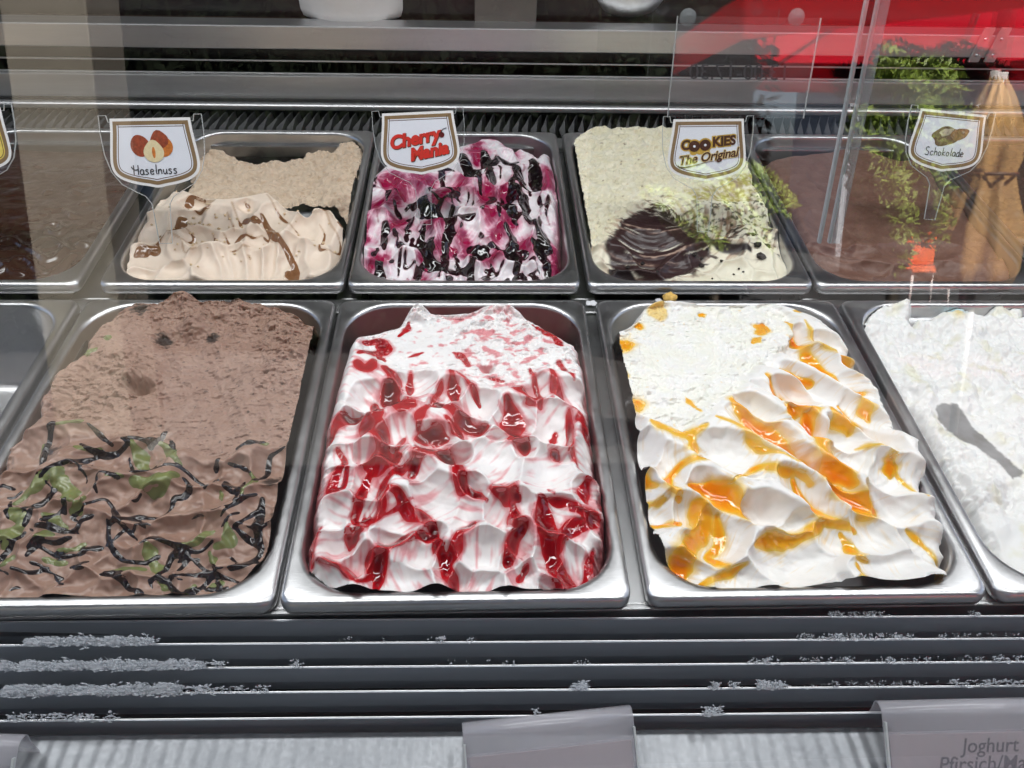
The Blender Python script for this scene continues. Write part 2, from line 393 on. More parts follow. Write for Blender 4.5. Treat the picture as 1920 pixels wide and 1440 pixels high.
# ------------------------------------------------------------------ pans
def rring(x0, x1, y0, y1, ins, r, z, k=9):
    x0 += ins; x1 -= ins; y0 += ins; y1 -= ins; out = []
    for cx, cy, a0 in ((x1 - r, y1 - r, 0), (x0 + r, y1 - r, 90), (x0 + r, y0 + r, 180), (x1 - r, y0 + r, 270)):
        for i in range(k + 1):
            a = R(a0 + 90 * i / k); out.append((cx + r * math.cos(a), cy + r * math.sin(a), z))
    return out
def make_pan(rect, rz, label, depth=.115, group='stainless ice cream pans in the display case'):
    x0, x1, y0, y1 = rect; cx, cy = (x0 + x1) / 2, (y0 + y1) / 2
    root = empty('ice_cream_pan', (cx, cy, rz - depth - .001), label, 'pan', group)
    L = (x0 - cx, x1 - cx, y0 - cy, y1 - cy); b = depth + .001
    def part(nm, prof, cap=False):
        V = []; F = []; n = 40
        for ins, r, z in prof: V += rring(*L, ins, r, z + b)
        for i in range(len(prof) - 1):
            for k in range(n): F.append((i * n + k, i * n + (k + 1) % n, (i + 1) * n + (k + 1) % n, (i + 1) * n + k))
        if cap: F.append(tuple((len(prof) - 1) * n + k for k in range(n)))
        o = mesh_py(nm, V, F, M['pan'], root, True); return o
    part('rim', [(.0022, .009, -.0125), (.0004, .010, -.0115), (0, .0105, -.008), (.0002, .0105, -.004), (.0012, .011, -.0014), (.003, .012, -.0003), (.0045, .013, .0001),
                 (.0070, .044, 0), (.0088, .0445, -.0004), (.0101, .0445, -.0016), (.0107, .0445, -.0036)])
    d = depth
    part('basin', [(.0107, .0445, -.0036), (.0110, .0445, -.012), (.0135, .044, -d * .5), (.0175, .043, -d + .016), (.020, .042, -d + .006), (.026, .038, -d + .001), (.034, .032, -d)], True)
    return root
FC = (-.125, .125, 0, .36); FR = (.136, .386, 0, .36); FL = (-.378, -.128, 0, .36); FLL = (-.634, -.384, 0, .36); FRR = (.391, .641, 0, .36)
BY0, BY1, BZ = .374, .734, .007
B1 = (-.3715, -.1225, BY0, BY1); B2 = (-.1195, .1225, BY0, BY1); B3 = (.1295, .3690, BY0, BY1); B4 = (.3725, .6195, BY0, BY1); B0 = (-.640, -.392, BY0, BY1); B00 = (-.894, -.646, BY0, BY1); B5 = (.6235, .870, BY0, BY1)
for rc, z, lb, dp in [
    (FC, 0, 'stainless pan filled with white ice cream and red sauce ribbons', .115),
    (FR, 0, 'stainless pan filled with white ice cream and orange caramel pools', .115),
    (FL, 0, 'stainless pan filled with brown ice cream, green and black drizzle', .115),
    (FLL, 0, 'empty stainless pan with bare shiny basin', .10),
    (FRR, 0, 'stainless pan filled with plain coarse white ice cream', .032),
    (B0, BZ, 'stainless pan holding glossy dark chocolate sauce', .115),
    (B00, BZ, 'stainless pan beside the dark chocolate sauce pan, under the yellow sign', .115),
    (B1, BZ, 'stainless pan of beige hazelnut ice cream under the Haselnuss sign', .115),
    (B2, BZ, 'stainless pan of purple and white cherry ice cream under the Cherry Mania sign', .115),
    (B3, BZ, 'stainless pan of cream coloured cookie ice cream under the Cookies sign', .115),
    (B4, BZ, 'stainless pan of plain chocolate ice cream under the Schokolade sign', .115),
    (B5, BZ, 'stainless pan of dark ice cream beyond the chocolate one', .115)]:
    make_pan(rc, z, lb, dp)
def inner(rc): return (rc[0] + .0116, rc[1] - .0116, rc[2] + .0116, rc[3] - .0116)

# ------------------------------------------------------------------ front air vent with thin metal vanes
VZ = -.016
vent = empty('air_vent', (0, -.05, -.07), 'row of long dark metal air vanes along the front of the pans', 'air vent')
VY = [hz(1000, y, VZ)[1] for y in (1159, 1202, 1246.5, 1292.5, 1341)]
YAW = R(-.55)
for i, y in enumerate(VY):
    V = [(-1.2, .0, 0), (1.2, .0, 0), (1.2, .0010, 0), (-1.2, .0010, 0)]
    bm = bmesh.new()
    pr = [(.012, -.052), (.0035, -.026), (.0, -.0016), (.0012, -.0016), (.0047, -.026), (.0132, -.052)]
    vs = [[bm.verts.new((x, py, pz)) for py, pz in pr] for x in (-1.2, 1.2)]
    for k in range(6): bm.faces.new((vs[0][k], vs[0][(k + 1) % 6], vs[1][(k + 1) % 6], vs[1][k]))
    bm.faces.new(vs[0]); bm.faces.new(vs[1][::-1])
    o = bm_obj('vane', bm, M['vane'], vent); o.location = (0, y + .05, VZ + .07); o.rotation_euler = (0, 0, YAW)
    e = box('vane_edge', (-1.2, .0001, -.0006), (1.2, .0008, 0), M['edge'], o, .00015, 1)
vy_last = VY[-1]

# ribbed ledge below the vanes
m, t, b = nmat('ribbed_aluminium'); P(b, Metallic=.75, Roughness=.42)
n = noise_node(t, 10, 6, .7); ramp(t, n.outputs[0], [(.3, (.19, .20, .215)), (.7, (.30, .31, .325))], b.inputs['Base Color'])
wv = t.nodes.new('ShaderNodeTexWave'); wv.wave_type = 'BANDS'; wv.bands_direction = 'X'; wv.inputs['Scale'].default_value = 30; wv.inputs['Distortion'].default_value = 1.2; wv.inputs['Detail'].default_value = 2
tc = t.nodes.new('ShaderNodeTexCoord'); t.links.new(tc.outputs['Object'], wv.inputs[0])
bump(t, b, wv, .22, .003); M['ledge'] = m
n3 = noise_node(t, 300, 4, .7); mr = t.nodes.new('ShaderNodeMapRange'); mr.inputs['To Min'].default_value = .3; mr.inputs['To Max'].default_value = .6
t.links.new(n3.outputs[0], mr.inputs[0]); t.links.new(mr.outputs[0], b.inputs['Roughness'])
LZ = -.030
ledge_y = hz(1000, 1366, LZ)[1]
lo2 = box('front_ledge', (-1.2, -.09, -.006), (1.2, 0, 0), M['ledge'], None, .0015); lo2.location = (0, ledge_y, LZ); lo2.rotation_euler = (R(-2), 0, YAW); struct(lo2)

# ------------------------------------------------------------------ rear of the case
RY = .815
def zrow(y, Y): return hy(960, y, Y)[2]
fins = empty('rear_air_grille', (0, .785, 0), 'row of wavy black rubber fins behind the rear pans', 'air grille')
box('grille_back', (-1.2, .030, -.05), (1.2, .036, zrow(196, .815) + .004), M['black'], fins)
box('grille_base', (-1.2, -.030, -.05), (1.2, .0299, -.037), M['black'], fins)
bm = bmesh.new(); prof = []
fp = [(-.036, -.030, 0), (-.033, -.014, .0015), (-.022, -.011, .0035), (-.012, -.009, -.0005), (.002, -.007, .0030), (.012, -.0055, .0050), (.027, -.003, .0085)]
for dx in (0, .0014):
    prof.append([bm.verts.new((ox * 1.6 + dx, y, z)) for y, z, ox in fp] + [bm.verts.new((ox * 1.6 + dx, y, -.036)) for y, z, ox in fp[::-1]])
n_ = len(prof[0])
for k in range(n_): bm.faces.new((prof[0][k], prof[0][(k + 1) % n_], prof[1][(k + 1) % n_], prof[1][k]))
bm.faces.new(prof[0]); bm.faces.new(prof[1][::-1])
f0 = bm_obj('fin', bm, M['fin'], fins)
NF = 122; f0.location.x = -.80
for i in range(1, NF):
    c = f0.copy(); c.parent = fins; COL.objects.link(c); c.location.x = -.80 + i * .0131; c.rotation_euler = (0, 0, R(RNG.uniform(-4, 4)))
# lower steel panel with folded lip, dark gap with two rods, upper steel bar
zl, zu = zrow(204, RY), zrow(149, RY)
pn = empty('steel_splashback', (0, RY, zl), 'brushed steel panel with folded lower lip above the wavy fins', 'splashback')
box('panel_face', (-1.3, .004, .004), (1.3, .010, zu - zl), M['panel'], pn, .0012)
box('folded_lip', (-1.3, -.010, -.002), (1.3, .0035, .0065), M['panel'], pn, .0025, 3)
struct(box('rear_gap', (-1.3, RY + .05, zl), (1.3, RY + .06, zl + .20), M['black']))
m, t, b = nmat('reddish_dark_gap'); P(b, Roughness=.3); n = noise_node(t, 2.0, 3, .5); ramp(t, n.outputs[0], [(.4, (.006, .006, .007)), (.62, (.035, .012, .009))], b.inputs['Base Color']); M['gap'] = m
struct(box('rear_wall', (-1.3, RY + .0452, zl), (1.3, RY + .0492, zl + .20), M['gap']))
for y in (120, 143):
    z = zrow(y, RY + .01)
    o = tag(box('steel_rod', (-1.3, -.0012, -.0011), (1.3, .0012, .0011), M['edge'], None, .0006, 2), 'thin steel rod spanning the dark rear gap' + (' just under the wide bar' if y == 120 else ' just over the lower panel'), 'rod'); o.location = (0, RY + .012, z)
zb0, zb1 = zrow(98, RY), zrow(54, RY)
bar = empty('rear_steel_bar', (0, RY, zb0), 'wide brushed steel counter edge in front of the dark worktop', 'counter edge')
box('bar_face', (-1.4, 0, 0), (1.4, .03, zb1 - zb0), M['panel'], bar, .0016)
box('black_groove', (-1.4, .004, -.004), (1.4, .028, -.0005), M['black'], bar)  # black strip along the underside of the bar
wt = box('worktop', (-1.5, RY + .031, zb1 - .03), (1.5, 2.29, zb1 - .004), M['brown_dark']); struct(wt)
# brackets on the bar
for px in (1838, 1868):
    p = hy(px, 86, RY); 
    br = empty('steel_bracket', (p[0], RY - .0005, p[2]), 'small bent steel bracket on the rear bar, ' + ('the one nearer the white tub' if px == 1838 else 'the one farther from the tub'), 'bracket', 'twin brackets on the rear bar')
    bm = bmesh.new(); bmesh.ops.create_cube(bm, size=1)
    for v in bm.verts: v.co = Vector((v.co.x * .0155 + v.co.z * .006, v.co.y * .003 - .0017, v.co.z * .047 + .002))
    bmesh.ops.bevel(bm, geom=bm.edges[:], offset=.0008, segments=2, affect='EDGES'); bm_obj('plate', bm, M['panel'], br)
    for sx, sz in ((.0015, .010), (-.002, -.012)):
        bm = bmesh.new(); bmesh.ops.create_uvsphere(bm, u_segments=12, v_segments=6, radius=.0024)
        for v in bm.verts: v.co.y *= .5
        s_ = bm_obj('screw', bm, M['edge'], br, True); s_.location = (sx, -.0034, sz)
# white tub, steel pot, carton on the worktop
def lathe(name, prof, mat, parent, n=48):
    V = []; F = []
    for r, z in prof:
        for k in range(n): a = 2 * math.pi * k / n; V.append((r * math.cos(a), r * math.sin(a), z))
    for i in range(len(prof) - 1):
        for k in range(n): F.append((i * n + k, i * n + (k + 1) % n, (i + 1) * n + (k + 1) % n, (i + 1) * n + k))
    F.append(tuple(range(n))[::-1])
    return mesh_py(name, V, F, mat, parent, True)
WZ = zb1 - .004
p = hz(657, 47, WZ); rr = abs(hz(795, 20, WZ)[0] - hz(520, 20, WZ)[0]) / 2 * .98
tub = empty('white_tub', (p[0], p[1] + rr * .97, WZ + .0005), 'round white plastic tub on the dark worktop', 'tub')
lathe('tub_wall', [(rr * .93, 0), (rr * .965, .003), (rr * .985, .012), (rr * 1.0, .05), (rr * 1.04, .18), (rr * 1.03, .181), (rr * .97, .05), (rr * .93, .006)], M['white_plastic'], tub)
lathe('tub_rim', [(rr * 1.041, .172), (rr * 1.075, .172), (rr * 1.085, .178), (rr * 1.075, .185), (rr * 1.041, .185), (rr * 1.041, .172)], M['white_plastic'], tub)
p = hz(1180, 50, WZ); rr = .075
pot = empty('steel_bowl', (p[0], p[1] + .075, WZ + .0005), 'shiny rounded steel bowl on the dark worktop', 'bowl')
lathe('bowl_body', [(rr * .5, 0), (rr * .72, .004), (rr * .88, .014), (rr * .97, .03), (rr, .055), (rr * .99, .10), (rr * .98, .10), (rr * .96, .03), (rr * .5, .006)], M['panel'], pot)
lathe('bowl_rim', [(rr * .99, .098), (rr * 1.06, .1), (rr * 1.06, .102), (rr * .99, .102), (rr * .99, .098)], M['panel'], pot)
p = hz(948, 51, WZ); M['carton'] = plain('grey_brown_carton', (.10, .085, .075), .6, var=.1)
ct = empty('carton', (p[0], p[1] + .06, WZ + .0005), 'small grey brown carton with a faded orange label on the worktop', 'carton')
box('carton_body', (-.042, -.05, 0), (.042, .05, .11), M['carton'], ct, .001)
box('printed_label', (-.040, -.0512, .055), (.006, -.0503, .082), plain('faded_orange_print', (.13, .06, .035), .6), ct)

# ================================================================== ICE CREAM
SF, SB = .00072, .00105
def edge_drop(I, pts, rnd=.012, fall=.012, slope=4.0, keep=-.016, wob=.003, wl=.018, seed=21):
    sd_ = I.poly(pts, wob=wob, wl=wl, seed=seed); I.sd = sd_
    t = np.clip((rnd - sd_) / rnd, 0, 1); I.h -= fall * t * t
    I.h -= np.where(sd_ < 0, -sd_ * slope, 0); I.valid &= sd_ > keep
    return sd_
def striate(I, idx, n, amp, seed, wl=(.0011, .018), a0=0, a1=180):
    rg = np.random.default_rng(seed); an = np.radians(rg.uniform(a0, a1, n + 1))[idx]; ph = rg.uniform(0, 50, n + 1)[idx]
    u = I.X * np.cos(an) + I.Y * np.sin(an); v = -I.X * np.sin(an) + I.Y * np.cos(an)
    return amp * fbm(u / wl[1] + ph, v / wl[0], 2, seed)
def torn(I, seed, amp=.0011, a=(.0075, .0026), lo_=.18, hi_=.45):
    wob_ = .002 * fbm(I.X / .012, I.Y / .012, 2, seed + 5)
    n = fbm((I.X + wob_) / a[0], (I.Y + 2 * wob_) / a[1], 3, seed); pm = sstep(-.25, .35, fbm(I.X / .022, I.Y / .018, 3, seed + 7))
    return -amp * sstep(lo_, hi_, n) * (.12 + .88 * pm)
def rough(I, seed, amp=.003, wl=.011, fine=.0007):
    return amp * fbm(I.X / wl, I.Y / wl, 5, seed, .55) + fine * fbm(I.X / .0022, I.Y / .0022, 3, seed + 9, .6, True)

# ---------------------------------------------------------------- white ice cream with red sauce (front middle)
Z2 = (500, 540, 2.25)
def z_c(x, y):
    v = y / .36; return -.003 + .017 * sstep(.0, .30, v) - .009 * sstep(.6, 1.0, v) - .003 * ((x) / .11) ** 2
I = Ice(inner(FC), SF, z_c, Z2); I.clip_pan(.044)
cl = [(350,610,75),(440,500,70),(640,430,62),(770,455,60),(880,510,64),(1060,570,85),(1210,600,80,100),(1280,470,60),(1150,450,55),(330,720,70,80),(560,630,70),(700,640,80,50),
 (850,610,60),(300,820,65,80),(440,830,80,110),(640,790,70,50),(950,760,115,110),(1190,800,105,95),(1330,700,60,90),(530,720,50),(720,910,115,95,-10),(560,970,75,85),(410,960,60),(290,960,60,80),
 (840,960,70,90),(980,960,55,70),(1060,920,60),(1210,960,80,90),(1340,870,55,75),(1320,1050,70,95),(400,1170,75,65),(290,1090,65,60),(640,1140,105,75,25),(540,1050,60,40),(900,1130,95,85),(1050,1080,55,80),
 (1190,1140,75,100),(1290,1180,70,90),(260,1250,80,60),(600,1240,90,70),(900,1250,90,55),(760,1180,50,70),(1080,1230,70,60),(460,1210,50,70),(1370,970,50),(520,480,50),(980,650,60,45),(420,700,60,50),(800,730,60,45),(880,860,55,60),(1100,700,55,50),(700,1040,60,40,30),(350,1080,55,50),(1010,1160,50,60),(820,1240,50,60),(1180,1260,60,50),(370,570,45),(1240,720,55,45)]
cv, idx = I.cells(cl, .006, .030, 1, 20, 1.12)
plate = sstep(-.004, .008, I.poly([(380,170),(1200,130),(1330,300),(1310,400),(1160,380),(1040,470),(900,450),(790,385),(640,385),(500,370),(400,300)], wob=.006, wl=.02))
pet = .0125 * np.clip(cv, -1.1, 1.5) - .003 
pet += striate(I, idx, len(cl), .00055, 31, (.0024, .03)) + .0006 * fbm(I.X / .014, I.Y / .014, 2, 8)
rgd = I.poly([(500,200),(760,170),(800,330),(640,370),(520,340)], .004)
top = .005 + rough(I, 40, .0068, .014, .0010) * (1 - .7 * sstep(-.003, .006, rgd)) + torn(I, 44, .0016) * .8
I.h += mix(blur(pet, 1), top, plate)
for bx, by, br, bh in [(640,125,40,.007),(690,150,35,.004),(960,140,60,.005),(1010,120,40,.004),(870,165,60,.005),(1110,180,55,.005)]:
    c = I.w((bx, by + 20)); s_ = I.scale((bx, by)) * br; I.h += bh * np.exp(-(((I.X - c[0]) ** 2 + (I.Y - c[1]) ** 2) / s_ ** 2) ** 2) * (.85 + .9 * fbm(I.X / .006, I.Y / .006, 4, 77, .6))
c = I.w((930, 355)); I.h -= .012 * np.exp(-(((I.X - c[0]) / .006) ** 2 + ((I.Y - c[1]) / .004) ** 2))
outC = [(380,210),(560,165),(600,120),(640,90),(700,130),(850,130),(900,110),(1000,95),(1110,140),(1180,170),(1290,240),(1330,370),(1340,560),(1370,700),(1390,860),(1410,980),(1385,1120),(1350,1260),(1345,1430),(200,1430),(180,1240),(190,1120),(215,950),(240,800),(262,620),(310,430),(345,300)]
edge_drop(I, outC, .010, .011)
red = [([(420,260),(470,240),(500,280),(440,300),(400,320)],26),([(385,360),(410,390),(440,385),(460,345)],24),([(470,310),(500,330)],14),([(500,380),(540,420),(520,470),(560,530),(620,545)],32),([(580,530)],46),
 ([(610,380),(600,450)],13),([(262,620),(300,575),(350,558),(410,558)],21),([(455,500),(470,560),(440,600),(480,640),(490,700),(480,760)],38),([(480,750)],58),([(440,790),(410,850),(390,920),(370,980),(400,1020),(460,1000),(490,940),(490,870),(540,810),(620,740)],18),
 ([(400,1008),(440,1005)],40),([(350,1010),(345,1050),(350,1095)],14),([(410,1030),(370,1080)],22),([(690,540),(650,580),(640,620)],20),([(640,645),(700,630),(760,645)],30),([(720,530),(790,550),(850,590),(920,605)],32),
 ([(740,430),(720,480),(700,530)],12),([(780,390),(790,450),(800,500)],20),([(800,390),(850,430),(900,490)],13),([(760,590),(800,620),(830,650)],20),([(610,790),(650,725),(720,710),(780,750),(810,800),(820,870)],33),
 ([(580,640),(550,700),(570,740)],12),([(490,870),(560,900),(600,950),(660,970),(700,1010),(715,1080)],26),([(715,1080),(740,1150),(770,1220),(800,1295)],24),([(870,1010),(820,1060),(800,1120),(770,1180)],24),
 ([(460,1295),(475,1220),(490,1140),(560,1080),(650,1050),(690,1060)],27),([(490,1100),(440,1160),(430,1230),(390,1270)],16),([(230,1170),(300,1190),(350,1230),(390,1270)],18),([(850,840),(890,880),(925,915)],15),
 ([(960,870),(1010,890),(1060,905)],36),([(1040,930),(1050,1000),(1080,1030),(1040,1070),(1020,1160)],28),([(1160,910),(1170,990),(1190,1100),(1220,1180),(1260,1250),(1285,1295)],40),([(1210,1130),(1240,1060),(1290,1010),(1330,980)],30),
 ([(1290,940),(1370,960),(1330,1010)],32),([(1190,900),(1270,920),(1350,945)],17),([(1010,500),(1040,560),(1040,620),(1090,690)],38),([(1050,650)],50),([(1050,455),(1110,490),(1150,535)],30),([(1190,370),(1220,450),(1270,510),(1300,540)],16),
 ([(1110,360),(1140,440),(1200,500)],10),([(1270,540),(1280,620),(1280,680),(1310,750)],12),([(1222,600),(1205,640)],13),([(1360,790),(1340,860),(1350,900)],20),([(1310,560),(1345,630)],22),([(300,690),(330,740),(290,800),(270,850),(320,860),(345,770)],20),
 ([(225,1000),(200,1100),(198,1180)],16),([(1230,330),(1290,420)],13),([(1100,1180),(1060,1250)],12),([(560,220),(590,195),(600,170)],14),([(1120,190),(1200,215),(1240,260)],16),([(790,290),(830,310),(850,350)],16),([(600,310),(660,290)],9),([(940,400),(1000,410)],9),([(1380,1090),(1350,1180),(1340,1250)],16),([(460,1000),(620,900)],7),([(1210,880),(1190,850)],9),([(1215,715)],18)]
q, W = I.strokes([(a_, b_ * 1.10) for a_, b_ in red], .28, .014, 5, .5)
I.h -= .0022 * np.exp(-q * q) * np.clip(W / .006, .3, 1.3)
n1 = fbm(I.X / .016, I.Y / .016, 4, 90); n2 = striate(I, idx, len(cl), 1, 91, (.0016, .022)); n3 = fbm(I.X / .013, I.Y / .010, 4, 92)
I.col[:] = (.86, .835, .825)
prox = np.exp(-np.clip(q - 1, 0, 9) * 1.1)
n4 = striate(I, idx, len(cl), 1, 191, (.005, .03))
pink = np.clip(sstep(-.2, .5, 1.25 * n4 + .6 * n1 + .65 * prox - .28) * (1 - plate), 0, 1)
I.col = mixc(I.col, (.72, .20, .23), pink * .7)
pk2 = sstep(.12, .42, n3 + .35 * n1 + .25 * sstep(700, 1000, 0 * n1 + 1) * 0 + .25 * np.exp(-((I.X - I.w((1000, 260))[0]) / .05) ** 2) - .08) * plate
I.col = mixc(I.col, (.66, .10, .13), pk2 * .75)
I.col = mixc(I.col, (.58, .06, .08), sstep(1.45, .95, q + .25 * n3) * .7)
I.col = mixc(I.col, (.34, .015, .025), sstep(.003, -.004, I.sd + .004 * n1) * .85)
I.rgh = -.12 * pink - .08 * (1 - plate); I.overhang(.75)
M['cream_white'] = cream('white_ice_cream', .46, .22)
I.build('ice_cream', M['cream_white'], 'white ice cream in spatula peaks with red sauce ribbons')
M['red_sauce'] = sauce_mat('red_fruit_sauce', [(0, (.50, .014, .020)), (.22, (.40, .007, .013)), (.55, (.24, .002, .006)), (1, (.12, .0008, .003))], .05, 260)
I.layer('red_sauce', q, W, M['red_sauce'], .0009, .65, 7, .05)

# ---------------------------------------------------------------- white ice cream with caramel (front, right of it)
Z3 = (1100, 540, 2.25)
def z_r(x, y):
    v = y / .36; u = (x - .261) / .11; return -.006 + .020 * sstep(.0, .36, v) - .006 * sstep(.7, 1, v) - .003 * u * u
I = Ice(inner(FR), SF, z_r, Z3); I.clip_pan(.044)
cl = [(590,710,120,72,-20),(850,470,75,50,-40),(735,630,170,46,-42),(690,530,90,36,-42),(1000,480,150,44,-50),(1130,560,160,44,-55),(960,620,120,40,-60),(1070,660,90,62,-40),(1120,740,100,60,-30),(950,760,160,36,-48),
 (1110,915,120,50,-30),(560,910,110,60,-40),(760,960,120,55,-10),(860,1010,100,52,0),(930,900,120,44,-50),(530,1090,115,115,0),(400,970,75,55,0),(300,960,65,62,0),(850,1160,190,95,8),(1050,1070,85,65,-30),(1200,1070,120,75,-20),
 (1300,950,120,90,-30),(1400,1080,110,82,-40),(1250,1190,160,62,0),(330,770,75,95),(235,700,62,62),(250,880,60,90),(1280,800,100,82),(1200,640,140,54,-60),(950,330,140,46,-50),(1080,420,120,46,-55),(850,230,60,50),(1010,260,70,42,-40),(400,1230,120,70),(650,1240,120,70),(150,600,70,60),(1100,350,60,40,-50)]
cv, idx = I.cells(cl, .006, .035, 4, 14, 1.1)
pl = I.poly([(90,240),(200,190),(230,120),(500,110),(760,110),(870,170),(850,260),(790,330),(700,390),(660,470),(590,500),(520,590),(400,660),(260,605),(140,550),(95,400)], wob=.004, wl=.016)
plate = sstep(-.0015, .0045, pl)
pet = .0130 * np.clip(cv, -1.1, 1.5) - .003 + .0014 * fbm((I.X + I.Y) / .020, (I.X - I.Y) / .06, 2, 209, .5, True) + striate(I, idx, len(cl), .00060, 51, (.0024, .035)) + .001 * fbm(I.X / .012, I.Y / .012, 2, 58)
ec = I.w((420, 300)); er = np.hypot(I.X - ec[0], I.Y - ec[1])
th_ = np.arctan2(I.Y - ec[1], I.X - ec[0])
top = .011 + rough(I, 60, .0068, .017, .0010) * (.35 + .65 * sstep(.02, .05, er)) + torn(I, 61, .0010, (.009, .0030), .2, .5) - .003 * np.exp(-(er / .045) ** 2) + .0014 * fbm(th_ * 1.5, er / .0038 + .4 * th_, 2, 67) * sstep(.065, .03, er)
I.h += mix(blur(pet, 1), top, plate)
outR = [(85,240),(190,170),(220,110),(330,85),(500,105),(750,95),(880,130),(950,165),(1050,230),(1130,370),(1190,440),(1270,610),(1395,690),(1405,850),(1455,950),(1505,1100),(1490,1200),(1540,1440),(240,1440),(240,1150),(235,1000),(215,840),(180,700),(140,560),(95,430)]
edge_drop(I, outR, .009, .010)
org = [([(600,520),(680,590),(740,640),(810,680),(870,720)],42),([(740,420),(810,480),(870,530)],20),([(830,470),(870,520),(830,570)],36),([(1010,560),(1050,590),(1100,630)],25),([(920,540),(935,580)],26),([(920,560),(940,620),(960,680),(1000,730),(1060,800),(1110,860)],30),
 ([(1010,850),(1080,900),(1150,930),(1215,945)],46),([(870,730),(940,780),(1010,850)],28),([(440,870),(520,870),(570,900),(620,950),(685,1005)],42),([(260,610),(320,645),(400,672),(490,630)],18),([(420,680),(450,740)],24),([(480,765),(400,775),(350,820),(340,870),(390,920)],18),
 ([(590,860),(650,820),(720,780),(800,810),(880,810),(940,860)],14),([(870,830),(930,920),(980,980),(1050,1010),(1135,1030)],20),([(1070,1040),(1110,1100),(1130,1160),(1175,1178)],15),([(1130,1190),(1130,1285)],11),([(700,1110),(780,1080),(860,1070),(940,1040),(990,1000)],27),
 ([(460,940),(480,1020),(440,1090),(400,1170),(390,1230)],45),([(540,980),(560,1080),(510,1150),(580,1180)],22),([(665,1180),(560,1225),(480,1265)],16),([(830,180),(880,240),(940,300),(1000,350),(1060,400)],14),([(860,150),(920,150)],12),([(900,190),(960,270),(1020,310)],9),([(1040,300),(1090,330),(1125,390)],16),([(1120,465),(1160,460)],20),
 ([(810,380),(880,400),(950,425)],11),([(1060,510),(1130,590),(1180,650),(1210,690)],11),([(1130,690),(1215,700)],9),([(1110,470),(1160,540),(1190,580)],14),([(1265,735),(1290,790)],24),([(530,600),(640,640),(740,720),(860,770)],14),([(185,740),(240,830),(290,860)],15),([(230,920),(330,915)],12),([(240,1010),(330,1022),(400,1000)],18),
 ([(1340,1020),(1430,1080),(1490,1140)],11),([(1480,1180),(1500,1225)],30),([(155,275)],34),([(215,200)],22),([(200,530)],30),([(720,230),(735,195)],30),([(410,495),(470,565)],10),([(690,270),(720,250)],14),([(480,150)],16),([(160,390),(160,440)],9),([(1230,700),(1400,900)],6)]
q, W = I.strokes([(a_, b_ * 1.12) for a_, b_ in org], .4, .012, 15, .55)
I.h -= .0026 * np.exp(-q * q) * np.clip(W / .006, .3, 1.3)
n1 = fbm(I.X / .018, I.Y / .018, 4, 93); n2 = striate(I, idx, len(cl), 1, 94, (.0020, .03))
I.col[:] = (.87, .855, .83)
I.col = mixc(I.col, (.86, .85, .76), plate * sstep(-.2, .5, n1 + .2) * .8)
prox = np.exp(-np.clip(q - 1, 0, 9) * 1.6)
I.col = mixc(I.col, (.80, .56, .22), np.clip(sstep(-.05, .6, .8 * n2 + 1.1 * prox + .4 * n1 - .22), 0, 1) * .62 * (1 - .8 * plate))
I.col = mixc(I.col, (.84, .58, .10), sstep(1.5, .9, q) * .6)
spk = sstep(.46, .55, fbm(I.X / .007, I.Y / .007, 3, 97)) * plate; I.col = mixc(I.col, (.80, .55, .18), spk * .45)
for bx, by, ra, rb in [(290,140,.010,.017),(225,95,.006,.006)]:
    c = I.w((bx, by)); f = sstep(1.2, .7, ((I.X - c[0]) / ra) ** 2 + ((I.Y - c[1]) / rb) ** 2 + .5 * n1); I.col = mixc(I.col, (.80, .55, .12), f * .8); I.h += .002 * f * (1 + fbm(I.X / .003, I.Y / .003, 3, 5))
I.rgh = -.10 * (1 - plate); I.overhang(.8, dirn=(.35, -.9))
I.build('ice_cream', M['cream_white'], 'white ice cream in folds with orange caramel pools and streaks')
M['caramel'] = sauce_mat('orange_caramel_sauce', [(0, (.86, .56, .11)), (.25, (.86, .42, .022)), (.6, (.86, .30, .008)), (1, (.80, .17, .003))], .07, 220, .35)
I.layer('caramel_sauce', q, W, M['caramel'], .0011, .7, 8, .06)
IR = I

# ---------------------------------------------------------------- brown ice cream with green and black drizzle (front, left)
Z1 = (0, 540, 2.25)
def z_l(x, y):
    v = y / .36; u = (x + .253) / .11; return -.005 + .015 * sstep(.0, .28, v) + .003 * sstep(.75, 1, v) - .003 * u * u
I = Ice(inner(FL), SF, z_l, Z1); I.clip_pan(.044)
cl = [(130,720,95),(230,660,80,60),(380,650,100,60),(470,740,115,60),(620,740,70),(700,690,60),(850,800,80,70),(1000,800,75),(1150,770,80),(60,860,95),(180,880,80),(330,850,115,80),(480,900,130,75,20),(620,930,120,60,20),(800,900,130,85,30),(930,880,70),(1080,960,95),(1160,880,70),
 (90,1020,115),(260,980,90),(400,1060,115),(545,1060,120,62,15),(760,1030,115,60,10),(900,1020,70),(1050,1110,90),(1150,1060,62),(200,1180,125),(370,1130,62,50),(500,1150,100),(680,1140,95,80),(840,1150,95),(980,1140,80),(120,1260,140,70),(320,1270,115,70),(500,1280,95,60),(660,1280,90),(850,1270,90),(1000,1240,95),(0,1150,100),(-80,1050,100),(-60,1260,110)]
cv, idx = I.cells(cl, .007, .028, 11, 15, 1.1)
up = I.poly([(200,540),(300,250),(560,0),(1100,-20),(1500,150),(1400,500),(1300,620),(1200,700),(1050,690),(960,760),(850,745),(760,700),(640,650),(520,640),(350,575),(240,590)], wob=.007, wl=.018)
plate = sstep(-.004, .006, up)
pet = .0095 * np.clip(cv, -1.1, 1.5) - .002 + .0020 * fbm(I.X / .018, I.Y / .014, 2, 210, .5, True) + striate(I, idx, len(cl), .0004, 71) + .0018 * fbm(I.X / .010, I.Y / .010, 3, 78)
